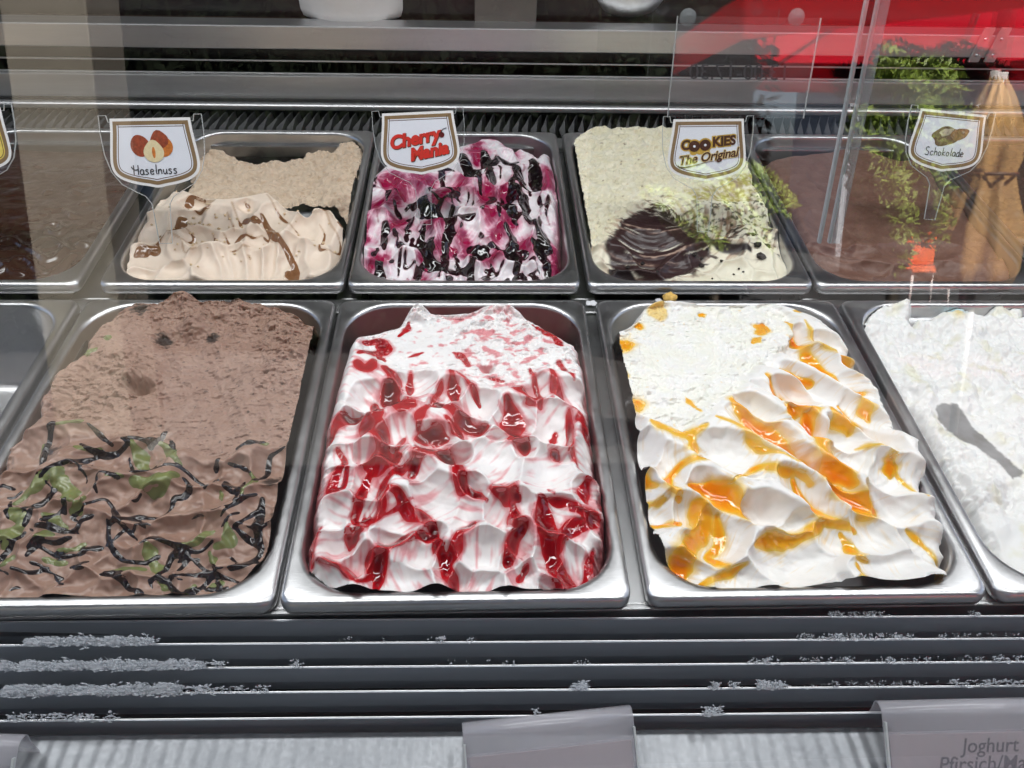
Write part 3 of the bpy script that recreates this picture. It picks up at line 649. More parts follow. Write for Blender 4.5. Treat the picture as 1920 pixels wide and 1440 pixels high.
g = lambda bx, by, rx, ry: np.exp(-(((I.X - I.w((bx, by))[0]) / rx) ** 2 + ((I.Y - I.w((bx, by))[1]) / ry) ** 2))
ru = np.clip(g(900, 110, .11, .025) + g(1250, 250, .03, .06) + g(480, 440, .035, .03) + g(520, 360, .02, .02) + g(300, 500, .03, .03) + .2, 0, 1)
u45 = (I.X * .9 + I.Y * .45); v45 = (-I.X * .45 + I.Y * .9)
top = .004 + ru * rough(I, 80, .0095, .013, .0014) + .0035 * fbm(I.X / .032, I.Y / .026, 3, 212) + .0016 * fbm(I.X / .010, I.Y / .007, 3, 213, .5, True) + .0004 * fbm(I.X / .003, I.Y / .002, 3, 211) + torn(I, 81, .0030, (.013, .0030), .16, .45) * sstep(-.4, .5, fbm(I.X / .03, I.Y / .03, 2, 83) + .25) + .0022 * fbm(u45 / .017, v45 / .09, 2, 84) + .0006 * fbm(u45 / .0025, v45 / .05, 2, 85)
top += .010 * g(560, 380, .013, .010) - .016 * g(590, 425, .012, .006) + .010 * g(840, 170, .012, .016) - .008 * g(760, 240, .02, .01) + .008 * g(780, 60, .016, .012) + .006 * g(990, 110, .02, .01) + .006 * g(270, 420, .010, .03) - .006 * g(310, 470, .012, .025)
top += -.009 * g(820, 430, .045, .045) + .007 * g(1190, 300, .028, .06) + .007 * g(430, 240, .04, .03) - .006 * g(640, 620, .05, .02) + .003 * fbm(u45 / .013, v45 / .12, 2, 184) * g(900, 450, .07, .07)
top -= .004 * sstep(.35, .65, fbm(I.X / .010, I.Y / .010, 3, 89)) * ru
I.h += mix(blur(pet, 1), top, plate)
outL = [(190,480),(250,380),(350,300),(430,160),(560,70),(690,60),(800,25),(850,60),(1100,60),(1260,120),(1395,230),(1345,560),(1285,800),(1205,1050),(1100,1230),(1060,1440),(-250,1440),(-250,1240),(-120,1040),(-20,850),(60,660),(190,575)]
edge_drop(I, outL, .008, .009, wob=.005)
blk = [([(170,770),(190,700),(220,640),(250,600)],13),([(385,595),(430,630),(490,690)],11),([(345,670),(420,710),(490,715),(560,690),(530,660),(590,665),(650,675)],13),([(180,830),(250,790),(330,760),(410,720)],13),([(330,750),(365,800),(370,840)],5),([(420,890),(420,830),(450,810),(520,840)],7),
 ([(550,730),(570,800),(620,800),(700,790),(780,790),(870,835)],11),([(780,820),(810,850),(780,890),(740,900),(720,940),(660,970),(590,960),(520,980),(460,1010)],13),([(300,950),(380,930),(450,905),(490,960),(540,1030),(580,1070)],8),([(240,860),(180,900),(140,970),(110,1020)],13),([(290,890),(270,950)],11),([(160,1020),(230,1010),(320,1030),(350,990),(400,980)],13),
 ([(460,990),(460,1050),(480,1110),(530,1160),(600,1165),(670,1130)],12),([(600,1090),(650,1060),(720,1080),(800,1115),(850,1120),(910,1090)],11),([(640,690),(690,600)],17),([(720,640),(740,690)],10),([(1010,700),(1060,690),(1115,668)],16),([(970,760),(1020,770),(1060,790)],8),([(1210,690),(1140,720),(1120,790),(1080,830)],10),([(950,830),(980,870),(1010,880)],14),([(1030,830),(1000,920)],13),
 ([(1090,890),(1040,910),(990,950),(940,990)],10),([(1110,900),(1100,960),(1090,1040),(1100,1110),(1060,1160),(980,1190)],19),([(1000,1030),(1060,1070),(1090,1090)],12),([(990,1030),(1040,990),(1090,940)],8),([(640,1250),(690,1200),(730,1130),(790,1140),(760,1200)],16),([(720,1230),(800,1220),(880,1210),(960,1230),(1030,1260)],10),([(680,1230),(740,1290),(760,1335)],15),([(750,1320),(820,1280),(900,1210)],12),
 ([(430,1210),(500,1215),(540,1270),(590,1290),(600,1335)],13),([(120,1140),(170,1080),(240,1080),(300,1060)],13),([(170,1100),(250,1130),(340,1130)],10),([(340,1130),(370,1100),(430,1100)],13),([(60,1190),(130,1200),(200,1170)],9),([(310,1190),(370,1190)],9),([(0,830),(60,850)],7),([(40,900),(50,990)],10),([(100,1000),(130,940),(200,870)],9),([(-20,1180),(60,1100),(110,1050)],12),([(970,1140),(1020,1180)],7),([(820,1160),(880,1200),(930,1210)],8),([(1280,640),(1290,590)],12),([(640,790),(660,760)],10),([(910,780),(930,740)],12)]
grn = [([(260,610),(330,600),(370,590)],14),([(190,670),(170,740)],16),([(330,690),(400,700),(440,710)],20),([(70,910),(130,860),(200,820),(270,800)],30),([(250,830),(290,860),(310,900)],34),([(300,940),(370,910)],24),([(570,680),(600,740),(620,780)],24),([(640,650),(700,670),(730,720),(770,780)],22),([(580,840),(640,855),(700,850),(750,820)],36),
 ([(60,960),(110,1000),(60,1050),(30,1100)],34),([(200,970),(260,1000)],24),([(130,1110),(190,1050),(240,1050)],16),([(240,1110),(320,1105),(360,1080)],14),([(1060,690),(1130,675)],13),([(1060,790),(1080,830),(1040,870),(1030,910)],17),([(960,1010),(970,1080),(920,1110)],24),([(740,1090),(820,1090),(860,1060),(900,1040)],22),([(890,1130),(910,1180)],16),
 ([(630,1090),(640,1150),(680,1200)],26),([(680,1240),(720,1280)],22),([(440,1200),(530,1195),(610,1195)],12),([(880,1260),(940,1250)],20),([(820,1260),(790,1300)],15),([(10,1180),(60,1150)],18),([(180,1140),(220,1150),(280,1160)],14),([(470,830),(540,830)],16),([(70,1330),(200,1325),(340,1310)],14),([(-20,1060),(30,1040)],16),([(360,300),(410,290)],24),([(930,860),(940,910)],10),([(470,245)],15)]
rg_ = np.random.default_rng(33)
for _ in range(34):                                           # finer strands between the named ones
    x_, y_ = rg_.uniform(-60, 1080), rg_.uniform(800, 1310); a_ = rg_.normal(.35, .5) * (1 if rg_.random() < .5 else -1); l_ = rg_.uniform(50, 130)
    blk.append(([(x_, y_), (x_ + l_ * .5 * math.cos(a_), y_ - l_ * .5 * math.sin(a_) + rg_.normal(0, 12)), (x_ + l_ * math.cos(a_), y_ - l_ * math.sin(a_))], rg_.uniform(3.5, 8)))
qb, Wb = I.strokes([(a_, b_ * .95) for a_, b_ in blk], .35, .010, 25, .4); qg, Wg = I.strokes([(a_, b_ * .95) for a_, b_ in grn], .45, .010, 26, .4)
n1 = fbm(I.X / .02, I.Y / .02, 4, 95); n3 = fbm(I.X / .0055, I.Y / .0035, 4, 96)
I.col[:] = (.315, .195, .148)
I.col = mixc(I.col, (.40, .265, .205), sstep(-.3, .5, n1) * .6)
I.col = mixc(I.col, (.05, .03, .025), sstep(.36, .50, n3) * plate * .85)
I.col = mixc(I.col, (.25, .27, .10), sstep(.55, .66, fbm(I.X / .008, I.Y / .006, 3, 98)) * plate * .5)
for bx, by, ra in [(600,110,.010),(690,230,.009),(900,225,.007),(990,85,.006),(220,690,.006),(1190,1000,.010),(1260,900,.012),(1150,820,.008)]:
    c = I.w((bx, by)); I.col = mixc(I.col, (.022, .014, .012), sstep(1.1, .5, np.hypot(I.X - c[0], I.Y - c[1]) / ra + .9 * n3) * .9)
I.rgh = .18 * plate - .08 * (1 - plate); I.overhang(.7)
M['cream_choc'] = cream('brown_ice_cream', .40, .15, srad=(1, .6, .4))
I.build('ice_cream', M['cream_choc'], 'brown ice cream with green and black drizzle')
M['green_sauce'] = sauce_mat('pistachio_green_sauce', [(0, (.17, .19, .072)), (1, (.22, .245, .088))], .26, 300)
M['black_sauce'] = sauce_mat('dark_chocolate_drizzle', [(0, (.020, .014, .014)), (1, (.010, .008, .009))], .20, 300, 0)
I.layer('green_drizzle', qg, Wg, M['green_sauce'], .0016, .3, 6)
I.h = I.h + np.where(qg < 1, np.sqrt(np.clip(1 - qg * qg, 0, 1)) * .0013, 0)
I.layer('chocolate_drizzle', qb, Wb, M['black_sauce'], .0030, 0, 8, .0)

# ---------------------------------------------------------------- coarse white ice cream (front, beyond the caramel one)
Z4 = (1500, 540, 4.5)
def z_rr(x, y):
    v = y / .36; u = (x - .516) / .11; return -.020 + .012 * sstep(0, .4, v) + .004 * sstep(.6, 1, v) + 0 * u
I = Ice((FRR[0] + .0116, .60, FRR[2] + .0116, FRR[3] - .0116), .0009, z_rr, Z4); I.rect_ = I.rect; I.rect = inner(FRR); I.clip_pan(.044); I.rect = I.rect_
I.h += rough(I, 110, .013, .026, .0006) + .009 * fbm(I.X / .05, I.Y / .05, 2, 111) + torn(I, 112, .0013, (.009, .003))
front = sstep(.10, .06, I.Y); I.h = mix(I.h, z_rr(I.X, I.Y) - .002 + .004 * fbm(I.X / .03, I.Y / .03, 2, 113), front)
bare = I.poly([(1150,1000),(1200,965),(1330,970),(1420,1100),(1470,1180),(1600,1290),(1740,1420),(1900,1560),(1800,1600),(1650,1450),(1490,1330),(1380,1290),(1240,1190),(1170,1100)], wob=.0025, wl=.006)
thin = sstep(-.0012, .0012, bare); I.h = mix(I.h, z_rr(I.X, I.Y) - .001, sstep(-.010, .0, bare))
outRR = [(480,330),(540,240),(600,150),(680,130),(780,140),(860,60),(930,80),(950,180),(900,250),(960,330),(1010,260),(1200,200),(1300,110),(1480,115),(1430,200),(1550,230),(1650,110),(1850,130),(1900,230),(2400,200),(2700,2800),(2300,2760),(1700,2300),(1300,1500),(700,700)]
I.h += .008 * np.exp(-(np.hypot(I.X - I.w((820, 150))[0], I.Y - I.w((820, 150))[1]) / .025) ** 2)
edge_drop(I, [I_ for I_ in outRR], .008, .008, wob=.006, wl=.01)
I.col[:] = (.85, .845, .825); n1 = fbm(I.X / .022, I.Y / .022, 4, 115)
I.col = mixc(I.col, (.76, .74, .58), sstep(.05, .5, n1) * .75)
c = I.w((1310, 190)); I.col = mixc(I.col, (.35, .58, .62), np.exp(-((I.X - c[0]) ** 2 + (I.Y - c[1]) ** 2) / .010 ** 2))
c = I.w((1310, 265)); I.col = mixc(I.col, (.75, .62, .30), np.exp(-((I.X - c[0]) ** 2 + (I.Y - c[1]) ** 2) / .006 ** 2))
I.col = mixc(I.col, (.16, .16, .165), thin * (.8 + .2 * n1)); I.rgh = -.15 * thin
I.build('ice_cream', M['cream_white'], 'plain coarse white ice cream with a scooped out bare patch')

# ---------------------------------------------------------------- hazelnut ice cream (rear row)
ZA = (160, 180, 3.556)
def back_z(front, mid, backz, xc, hw, crown=.004):
    def f(x, y):
        v = (y - BY0) / .36; return BZ + front + (mid - front) * sstep(.02, .35, v) + (backz - mid) * sstep(.45, .9, v) - crown * ((x - xc) / hw) ** 2
    return f
zf = back_z(-.020, .004, -.012, -.247, .11)
I = Ice(inner(B1), SB, zf, ZA, BZ); I.clip_pan(.044)
cl = [(560,720,90,110),(470,800,90,90),(450,950,110,90),(700,900,130,60,20),(900,900,150,110,10),(1050,880,80,110),(1280,900,110,130,-30),(1480,920,100,90,-30),(1600,960,90,120),(1680,1060,80,120),(1540,1130,110,110,-20),(480,1130,130,120,30),(620,1100,110,70,20),(600,1210,110,60,10),
 (760,1130,70,60),(860,1180,70,120,25),(950,1190,60,140,20),(1040,1190,60,140,15),(1130,1190,60,140,8),(1230,1180,60,140,0),(1330,1150,60,150,-15),(1420,1200,80,130),(800,1010,120,60),(1000,1010,110,60),(1160,1010,100,60),(420,1230,90,60),(1100,820,90,60),(760,800,90,60)]
cv, idx = I.cells(cl, .006, .03, 121, 15, 1.25)
fz = I.poly([(420,730),(500,640),(660,690),(760,740),(960,770),(1160,740),(1240,715),(1330,790),(1480,850),(1540,820),(1660,830),(1770,960),(1800,1300),(250,1300),(330,930),(420,880)], wob=.003, wl=.015)
pf = sstep(-.003, .004, fz)
pet = .008 + .0110 * np.clip(cv, -1.1, 1.3) - .002 + striate(I, idx, len(cl), .0005, 122)
top = -.010 + rough(I, 123, .012, .020, .0018) + torn(I, 124, .0024) + .016 * sstep(.055, .10, I.X + .247) * sstep(.5, .2, np.abs((I.Y - BY0) / .36 - .75))
I.h += mix(top, blur(pet, 1), pf)
hole = I.poly([(1170,740),(1300,690),(1500,700),(1660,740),(1745,830),(1745,900),(1690,850),(1560,790),(1330,800)], wob=.003, wl=.01)
tops = I.poly([(640,650),(700,520),(720,310),(840,280),(960,330),(1060,395),(1200,385),(1330,375),(1440,360),(1500,310),(1560,240),(1720,220),(1850,260),(1860,500),(1830,1340),(250,1340),(330,930)], wob=.005, wl=.010)
I.h -= np.where(tops < .004, (.004 - tops) * 1.6, 0); I.valid &= (tops > -.005) & ~((hole > 0) & (fz < .002))
sdw = I.wall; I.h -= .010 * np.clip(1 - sdw / .012, 0, 1) ** 2 * pf
brn = [([(690,800),(740,760),(810,760)],18),([(810,770),(860,820),(790,850),(740,830),(700,810)],10),([(620,960),(650,900),(680,880)],26),([(640,880),(600,940),(540,1000),(480,1050),(390,1080)],9),([(360,1120),(420,1080),(480,1070)],36),([(580,1000),(640,1030),(700,1040),(740,1010),(700,970)],7),([(960,850),(990,900),(1010,960)],7),([(1000,810),(1040,900),(1050,930)],8),
 ([(1090,890),(1130,900),(1150,930)],34),([(940,980),(980,1040),(1050,990),(1130,1000),(1190,980)],9),([(1190,860),(1240,950),(1290,1030),(1350,1080),(1400,1180),(1410,1280)],24),([(1230,750),(1280,820),(1340,880),(1430,950)],9),([(1190,980),(1260,1050)],6),([(1610,830),(1650,920),(1700,1000),(1690,1080),(1600,1090),(1570,1080),(1600,960),(1570,900)],8),([(1700,910),(1760,920)],24),([(1560,830),(1640,840)],9),
 ([(1080,790),(1110,810)],10),([(500,970),(520,990)],10),([(870,990),(880,1020),(920,1050)],9),([(980,1090),(1040,1080),(1110,1060)],7),([(1100,1110),(1110,1130)],8),([(670,1050),(680,1100),(760,1090)],6),([(1350,1200),(1400,1260)],30),([(1480,980),(1530,1000)],6)]
q, W = I.strokes(brn, .25, .010, 35, .35)
n1 = fbm(I.X / .02, I.Y / .02, 4, 125)
I.col[:] = (.64, .51, .385); I.col = mixc(I.col, (.56, .43, .31), sstep(-.1, .5, n1) * .7); I.col = mixc(I.col, (.80, .67, .55), pf)
I.col = mixc(I.col, (.45, .28, .16), sstep(1.3, .9, q) * .6); I.rgh = .2 * (1 - pf); I.overhang(.6, 6)
M['cream_beige'] = cream('beige_ice_cream', .44, .2)
ih = I.build('ice_cream', M['cream_beige'], 'beige hazelnut ice cream with thin brown drizzle and chopped nuts')
M['brown_sauce'] = sauce_mat('milk_chocolate_drizzle', [(0, (.24, .115, .055)), (1, (.16, .07, .03))], .16, 300, 0)
I.layer('chocolate_drizzle', q, W, M['brown_sauce'], .0016, .3, 5)
M['nut'] = plain('chopped_nut', (.66, .50, .32), .6, var=.2, scale=200)
V = []; F = []
for _ in range(95):
    zx, zy = (RNG.normal(800, 190), RNG.normal(930, 110)) if RNG.random() < .75 else (RNG.uniform(1200, 1680), RNG.uniform(800, 1120))
    p_ = I.w((zx, zy)); z = I.zat(*p_); r = RNG.uniform(.0011, .0023); a = RNG.uniform(0, 6.28, 3)
    Rm = np.array(Matrix.Rotation(a[0], 3, 'X') @ Matrix.Rotation(a[1], 3, 'Z')); o_ = len(V)
    for c in [(1, 0, 0), (-1, 0, 0), (0, 1, 0), (0, -1, 0), (0, 0, .8), (0, 0, -.8)]: V.append(np.array([p_[0], p_[1], z + r * .3]) + Rm @ (np.array(c) * r * RNG.uniform(.7, 1.2)))
    for f in [(0, 2, 4), (2, 1, 4), (1, 3, 4), (3, 0, 4), (2, 0, 5), (1, 2, 5), (3, 1, 5), (0, 3, 5)]: F.append(tuple(o_ + k for k in f))
tag(mesh_py('chopped_nuts', V, F, M['nut'], ih), kind='stuff')

# ---------------------------------------------------------------- cherry ice cream (rear row)
ZB = (640, 180, 3.6)
zf = back_z(-.018, .008, -.010, .0, .11)
I = Ice(inner(B2), SB, zf, ZB, BZ); I.clip_pan(.044)
cl = [(250,720,90,120),(330,640,70,80),(400,820,90,100),(250,960,80,100),(470,930,90,110),(300,1080,100,90),(640,640,70,60),(760,640,80,70),(850,740,100,80,30),(700,830,80,60),(980,700,70,110),(1060,620,60,80),(1220,420,50,90),(1280,620,70,120),(1290,790,80,120),(1100,720,60,90),(970,920,80,70),(860,960,80,110),
 (720,1010,80,110),(560,1000,70,90),(600,1150,90,80),(760,1120,90,90),(950,1080,90,90),(1060,1000,70,90),(1190,940,80,110),(1200,1100,90,90),(420,1200,110,90,20),(560,1240,80,70),(250,1230,90,70),(1000,1200,100,70),(1130,1250,100,60),(1350,1060,70,120),(1400,1230,70,80),(850,560,70,90),(960,500,80,80),(1120,470,70,80),(480,700,70,80),(560,820,70,60),(880,1220,60,60),(1380,900,60,100),(1290,1250,70,60)]
cv, idx = I.cells(cl, .006, .022, 131, 16, 1.4)
I.h += .0125 * np.clip(cv, -1.1, 1.5) - .002 + striate(I, idx, len(cl), .0005, 132) + .002 * fbm(I.X / .008, I.Y / .008, 3, 133)
outB = [(250,560),(330,500),(600,470),(780,400),(880,370),(940,340),(1080,350),(1130,400),(1200,350),(1260,370),(1340,440),(1400,430),(1440,600),(1440,800),(1440,1000),(1460,1450),(130,1450),(150,1000),(160,850),(170,700)]
edge_drop(I, outB, .012, .012, 3.0); I.h = blur(I.h, 1)
drk = [([(820,480),(870,560),(900,620)],36),([(960,450),(1010,500),(1080,470),(1180,480)],34),([(900,530),(930,600)],24),([(990,560),(1010,620)],26),([(1110,540),(1180,560),(1210,640),(1300,640),(1340,690)],28),([(1250,440),(1290,520),(1330,640)],26),([(1180,680),(1220,780),(1260,860),(1330,920),(1370,1000),(1340,1080),(1380,1150),(1400,1230)],32),([(1240,720),(1260,800)],16),([(1140,620),(1150,740)],20),([(1080,760),(1110,820),(1170,850)],36),
 ([(680,580),(690,640),(710,690)],16),([(640,560),(760,590)],16),([(500,740),(570,790),(640,820)],40),([(660,790),(760,720),(800,700)],12),([(560,900),(540,1000),(600,990)],17),([(720,860),(740,930),(700,1000),(705,1080),(705,1175)],19),([(620,860),(760,870),(900,850)],15),([(770,880),(720,960)],15),([(400,1040),(480,1060),(560,1090),(620,1140),(700,1200),(800,1220),(870,1180)],27),([(430,1060),(400,1130),(385,1230)],8),([(440,1100),(430,1190)],9),([(485,950),(470,1015)],10),([(525,950),(500,1035)],10),
 ([(600,1000),(580,1090)],32),([(880,1030),(930,1080),(960,1060)],40),([(870,1270),(880,1180),(900,1120)],16),([(1020,1020),(1090,1090),(1130,1170)],16),([(1110,920),(1160,1000),(1150,1080),(1190,1140),(1180,1230)],28),([(1300,1030),(1360,1040),(1410,1030)],32),([(260,1150),(260,1250)],26),([(230,1220),(285,1240)],20),([(300,880),(290,980),(290,1035)],21),([(350,940),(370,985)],15),([(1010,720),(1000,770)],26),([(740,1260),(720,1285)],16),([(970,1240),(980,1285)],25),([(1180,1270),(1240,1260)],21),
 ([(940,930),(950,980)],14),([(1330,850),(1345,890)],13),([(1010,1190),(1020,1200)],12),([(980,1200)],12),([(1300,1160)],14),([(1350,1290),(1290,1240)],12),([(360,690),(390,710)],9),([(700,690)],8),([(330,1170),(360,1150)],12)]
for _ in range(75):
    x_, y_ = RNG.uniform(220, 1420), RNG.uniform(520, 1270); drk.append(([(x_, y_), (x_ + RNG.normal(0, 20), y_ + RNG.uniform(15, 40)), (x_ + RNG.normal(0, 30), y_ + RNG.uniform(40, 100))], RNG.uniform(4, 13)))
q, W = I.strokes([(a_, b_ * 1.25) for a_, b_ in drk], .5, .009, 45, .4)
mag = [([(300,620),(360,600),(400,660),(380,760)],40),([(200,800),(330,720)],60),([(360,900),(420,840)],50),([(640,770),(760,700),(840,600)],34),([(920,400),(910,480)],36),([(1000,640),(960,720)],50),([(1090,640),(1100,720)],44),([(950,780),(1000,860),(1060,840)],30),([(620,900),(680,880)],50),([(820,960),(860,1050),(880,1120)],40),([(650,1050),(700,1030),(760,1040)],46),([(1040,960),(1100,900),(1180,880)],40),([(1060,1100),(960,1140)],40),([(1220,1060),(1250,1010)],55),([(200,1180),(300,1090)],36),([(550,1230),(540,1280)],26),([(600,1200),(540,1130)],18),([(1130,400),(1160,390)],34),([(1400,560),(1380,640)],30),([(1430,1000),(1450,1150),(1440,1230)],26),([(520,620),(600,660)],60),([(960,330),(1020,360)],30),([(160,880),(150,1050)],30)]
qm, Wm = I.strokes([(a_, b_ * 1.3) for a_, b_ in mag], .45, .010, 46, .3)
n1 = fbm(I.X / .012, I.Y / .012, 4, 135); n2 = striate(I, idx, len(cl), 1, 136, (.0018, .022))
I.col[:] = (.85, .80, .82)
I.col = mixc(I.col, (.60, .12, .26), sstep(2.6, .7, qm + .8 * n2 + .5 * n1) * .85); I.col = mixc(I.col, (.30, .010, .070), sstep(1.35, .6, qm + .6 * n2) * .92)
I.col = mixc(I.col, (.72, .36, .50), sstep(.1, .6, n2 + n1) * .5); I.col = mixc(I.col, (.30, .02, .07), sstep(1.4, .9, q) * .6); I.col = mixc(I.col, (.28, .01, .07), sstep(.006, -.006, I.sd) * .8)
I.rgh -= .18; I.overhang(.7, 6)
I.build('ice_cream', M['cream_white'], 'white and magenta cherry ice cream with blackish sauce')
M['cherry_dark'] = sauce_mat('black_cherry_sauce', [(0, (.035, .006, .012)), (.5, (.012, .005, .007)), (1, (.008, .005, .006))], .10, 300, 0)
I.layer('dark_sauce', q, W, M['cherry_dark'], .0018, .5, 5)
qq = np.where(q < 1.1, 9, qm / .72)
M['cherry_red'] = sauce_mat('magenta_cherry_sauce', [(0, (.36, .01, .07)), (1, (.12, .001, .02))], .09, 400)
I.layer('cherry_sauce', np.where(n2 + n1 > .05, qq, 9), Wm, M['cherry_red'], .0007, .3, 5)

# ---------------------------------------------------------------- cookie ice cream (rear row)
ZC = (1030, 180, 3.6)
zf = back_z(-.020, -.002, .002, .249, .11)
I = Ice(inner(B3), SB, zf, ZC, BZ); I.clip_pan(.044)
cl = [(300,1080,130,60,-30),(450,1130,130,70,-30),(700,1060,190,150,0,.1),(860,1180,150,70,35),(1050,1120,120,80,20),(1180,1060,120,60,10),(1250,1200,150,90,0),(1050,1250,160,60,0),(1420,1120,110,110),(1500,1000,80,150,30),(1380,850,120,120,30),(1100,880,160,120,0),(900,820,120,100),(1250,680,140,90),(1540,1150,50,130),(1420,1250,130,60),(600,1260,150,50,-15),(350,1200,80,60),(1450,640,60,90)]
cv, idx = I.cells(cl, .007, .035, 141, 13, 1.3)
rz_ = I.poly([(60,330),(200,270),(380,210),(600,220),(880,220),(1340,330),(1420,480),(1280,560),(1080,620),(900,700),(780,740),(700,740),(540,830),(440,960),(390,1050),(250,1075),(190,950),(100,600)], wob=.004, wl=.014)
pr_ = sstep(-.002, .004, rz_)
pet = .010 * np.clip(cv, -1.1, 1.3) - .004 + striate(I, idx, len(cl), .0005, 142, (.0015, .03))
top = .010 + rough(I, 143, .0080, .013, .0016) + torn(I, 144, .0022)
I.h += mix(blur(pet, 1), top, pr_)
outK = [(90,380),(190,280),(380,225),(600,240),(900,250),(1300,380),(1400,430),(1440,640),(1480,780),(1580,950),(1640,1100),(1640,1450),(240,1450),(230,1050),(190,900),(150,600)]
edge_drop(I, outK, .010, .010, 3.0, wob=.005, wl=.012)
n1 = fbm(I.X / .016, I.Y / .016, 4, 145); n3 = fbm(I.X / .006, I.Y / .006, 4, 146)
sw = I.w((760, 760)); th = np.arctan2(I.Y - sw[1], I.X - sw[0]); rr_ = np.hypot(I.X - sw[0], I.Y - sw[1])
sn = fbm(th * 1.6 + 30 * rr_ + .5 * n1, rr_ / .0062 + 2.4 * th, 3, 147, .6)
swz = sstep(-.002, .003, I.poly([(370,1050),(430,960),(540,860),(680,770),(820,740),(960,830),(1110,930),(1090,1060),(960,1190),(790,1268),(600,1238),(430,1160)], wob=.008) + .0015 * sn)
swr = sstep(-.004, .005, I.poly([(1100,640),(1200,600),(1400,560),(1480,760),(1560,900),(1560,1080),(1480,1040),(1380,1000),(1180,1010),(980,960),(900,860),(980,700)], wob=.006))
I.col[:] = (.82, .77, .62)
I.col = mixc(I.col, (.77, .71, .52), pr_ * sstep(-.4, .4, n1)); I.col = mixc(I.col, (.16, .10, .09), pr_ * sstep(.36, .56, n3 + .25 * n1) * .8)
swo = sstep(-.016, .002, I.poly([(370,1050),(430,960),(540,860),(680,770),(820,740),(1010,800),(1250,860),(1400,960),(1390,1060),(1200,1050),(1040,1120),(960,1200),(790,1275),(600,1245),(420,1165)], wob=.008))
I.col = mixc(I.col, (.40, .24, .16), swo * sstep(-.05, .25, sn) * .8); I.col = mixc(I.col, (.05, .025, .022), swo * sstep(.12, .30, fbm(I.X / .02, I.Y / .006, 3, 148) + .3 * sn) * .9)
I.col = mixc(I.col, (.045, .022, .022), swz * sstep(-.62, -.30, sn - .55 * sstep(sw[1] - .045, sw[1] + .01, I.Y) * (1 + n1))); I.col = mixc(I.col, (.15, .085, .07), swz * sstep(.12, .40, sn) * .8); I.col = mixc(I.col, (.50, .36, .28), swz * sstep(.30, .46, sn) * .8); I.h += .0009 * sn * swz
I.col = mixc(I.col, (.30, .17, .11), swr * sstep(-.1, .35, sn + n1) * .8); I.col = mixc(I.col, (.03, .016, .016), swr * sstep(.05, .25, n3) * .9)
dk = I.poly([(390,1180),(460,1160),(560,1210),(700,1290),(800,1330),(430,1330)], wob=.003); I.col = mixc(I.col, (.02, .011, .012), sstep(-.001, .002, dk)); I.h += .002 * sstep(-.001, .002, dk)
dk = I.poly([(960,960),(1180,990),(1370,1040),(1370,1070),(1160,1040),(1000,1020)], wob=.003); I.col = mixc(I.col, (.025, .013, .013), sstep(-.001, .002, dk))
yg = I.poly([(880,680),(1100,640),(1300,560),(1400,580),(1330,700),(1000,760)], wob=.006); I.col = mixc(I.col, (.52, .42, .12), sstep(-.004, .004, yg) * sstep(-.1, .3, n3 + .2) * .7)
I.rgh = .18 * pr_ - .12 * swz; I.overhang(.6, 6)
ik = I.build('ice_cream', M['cream_beige'], 'pale cream cookie ice cream with a dark brown swirl and crumbs')
M['crumb'] = plain('dark_cookie_crumb', (.016, .010, .009), .7, var=.5, scale=300, bstr=.5)
for k, (cx, cy, r) in enumerate([(1400,1035,30),(1470,1010,24),(1430,1090,33),(1030,1130,26),(980,1080,20),(1160,1120,15),(1250,1182,9),(1280,1160,10),(1312,1175,9),(1100,1225,9),(1160,1275,8),(720,1230,14),(530,1160,20),(630,1130,20),(1060,1052,12),(1030,1088,13),(1365,985,18)]):
    c = I.w((cx, cy)); r *= I.scale((cx, cy)); bm = bmesh.new(); bmesh.ops.create_icosphere(bm, subdivisions=1, radius=1)
    for v in bm.verts: v.co *= RNG.uniform(.72, 1.15); v.co = Vector((v.co.x * r * 1.1, v.co.y * r * .95, v.co.z * r * .6))
    o = bm_obj('cookie_crumb', bm, M['crumb'], ik); o.location = (c[0], c[1], I.zat(*c) + r * .25); o.rotation_euler = (0, 0, RNG.uniform(0, 6))

# ---------------------------------------------------------------- plain chocolate (rear row), dark sauce pan, outer pans
ZD = (1420, 160, 3.43)
zf = back_z(-.026, -.020, -.020, .496, .11, -.004)
I = Ice(inner(B4), SB, zf, ZD, BZ); I.clip_pan(.044)
cl = [(560,1180,180,60,-20),(700,1200,200,60,-10),(500,1100,160,40,-30),(900,1250,160,70,10),(1100,1200,160,70,-10),(620,1090,120,50),(1000,1080,200,80),(700,900,400,200,0,.1),(450,950,120,160),(1200,900,250,160),(900,700,500,200,0,.1),(560,650,200,200)]
cv, idx = I.cells(cl, .006, .03, 151, 14, 1.3)
I.h += .008 * np.clip(cv, -1.1, 1.2) - .003 + .35 * rough(I, 152, .005, .02, .0005) + torn(I, 153, .0007) + striate(I, idx, len(cl), .0004, 154)
edge_drop(I, [(60,500),(180,470),(400,450),(560,420),(690,430),(900,500),(1300,420),(1800,420),(2200,1400),(420,1400),(340,1120),(200,800)], .008, .006, 2.5)
I.col[:] = (.175, .088, .064); n1 = fbm(I.X / .02, I.Y / .02, 4, 155); I.col = mixc(I.col, (.22, .12, .09), sstep(-.3, .4, n1)); I.overhang(.6, 6); I.rgh += .1
I.build('ice_cream', M['cream_choc'], 'plain brown chocolate ice cream smoothed into low folds')
ZE = (0, 180, 3.6)
zf = back_z(-.030, -.024, -.026, -.516, .11, -.004)
I = Ice(inner(B0), SB, zf, ZE, BZ); I.clip_pan(.044)
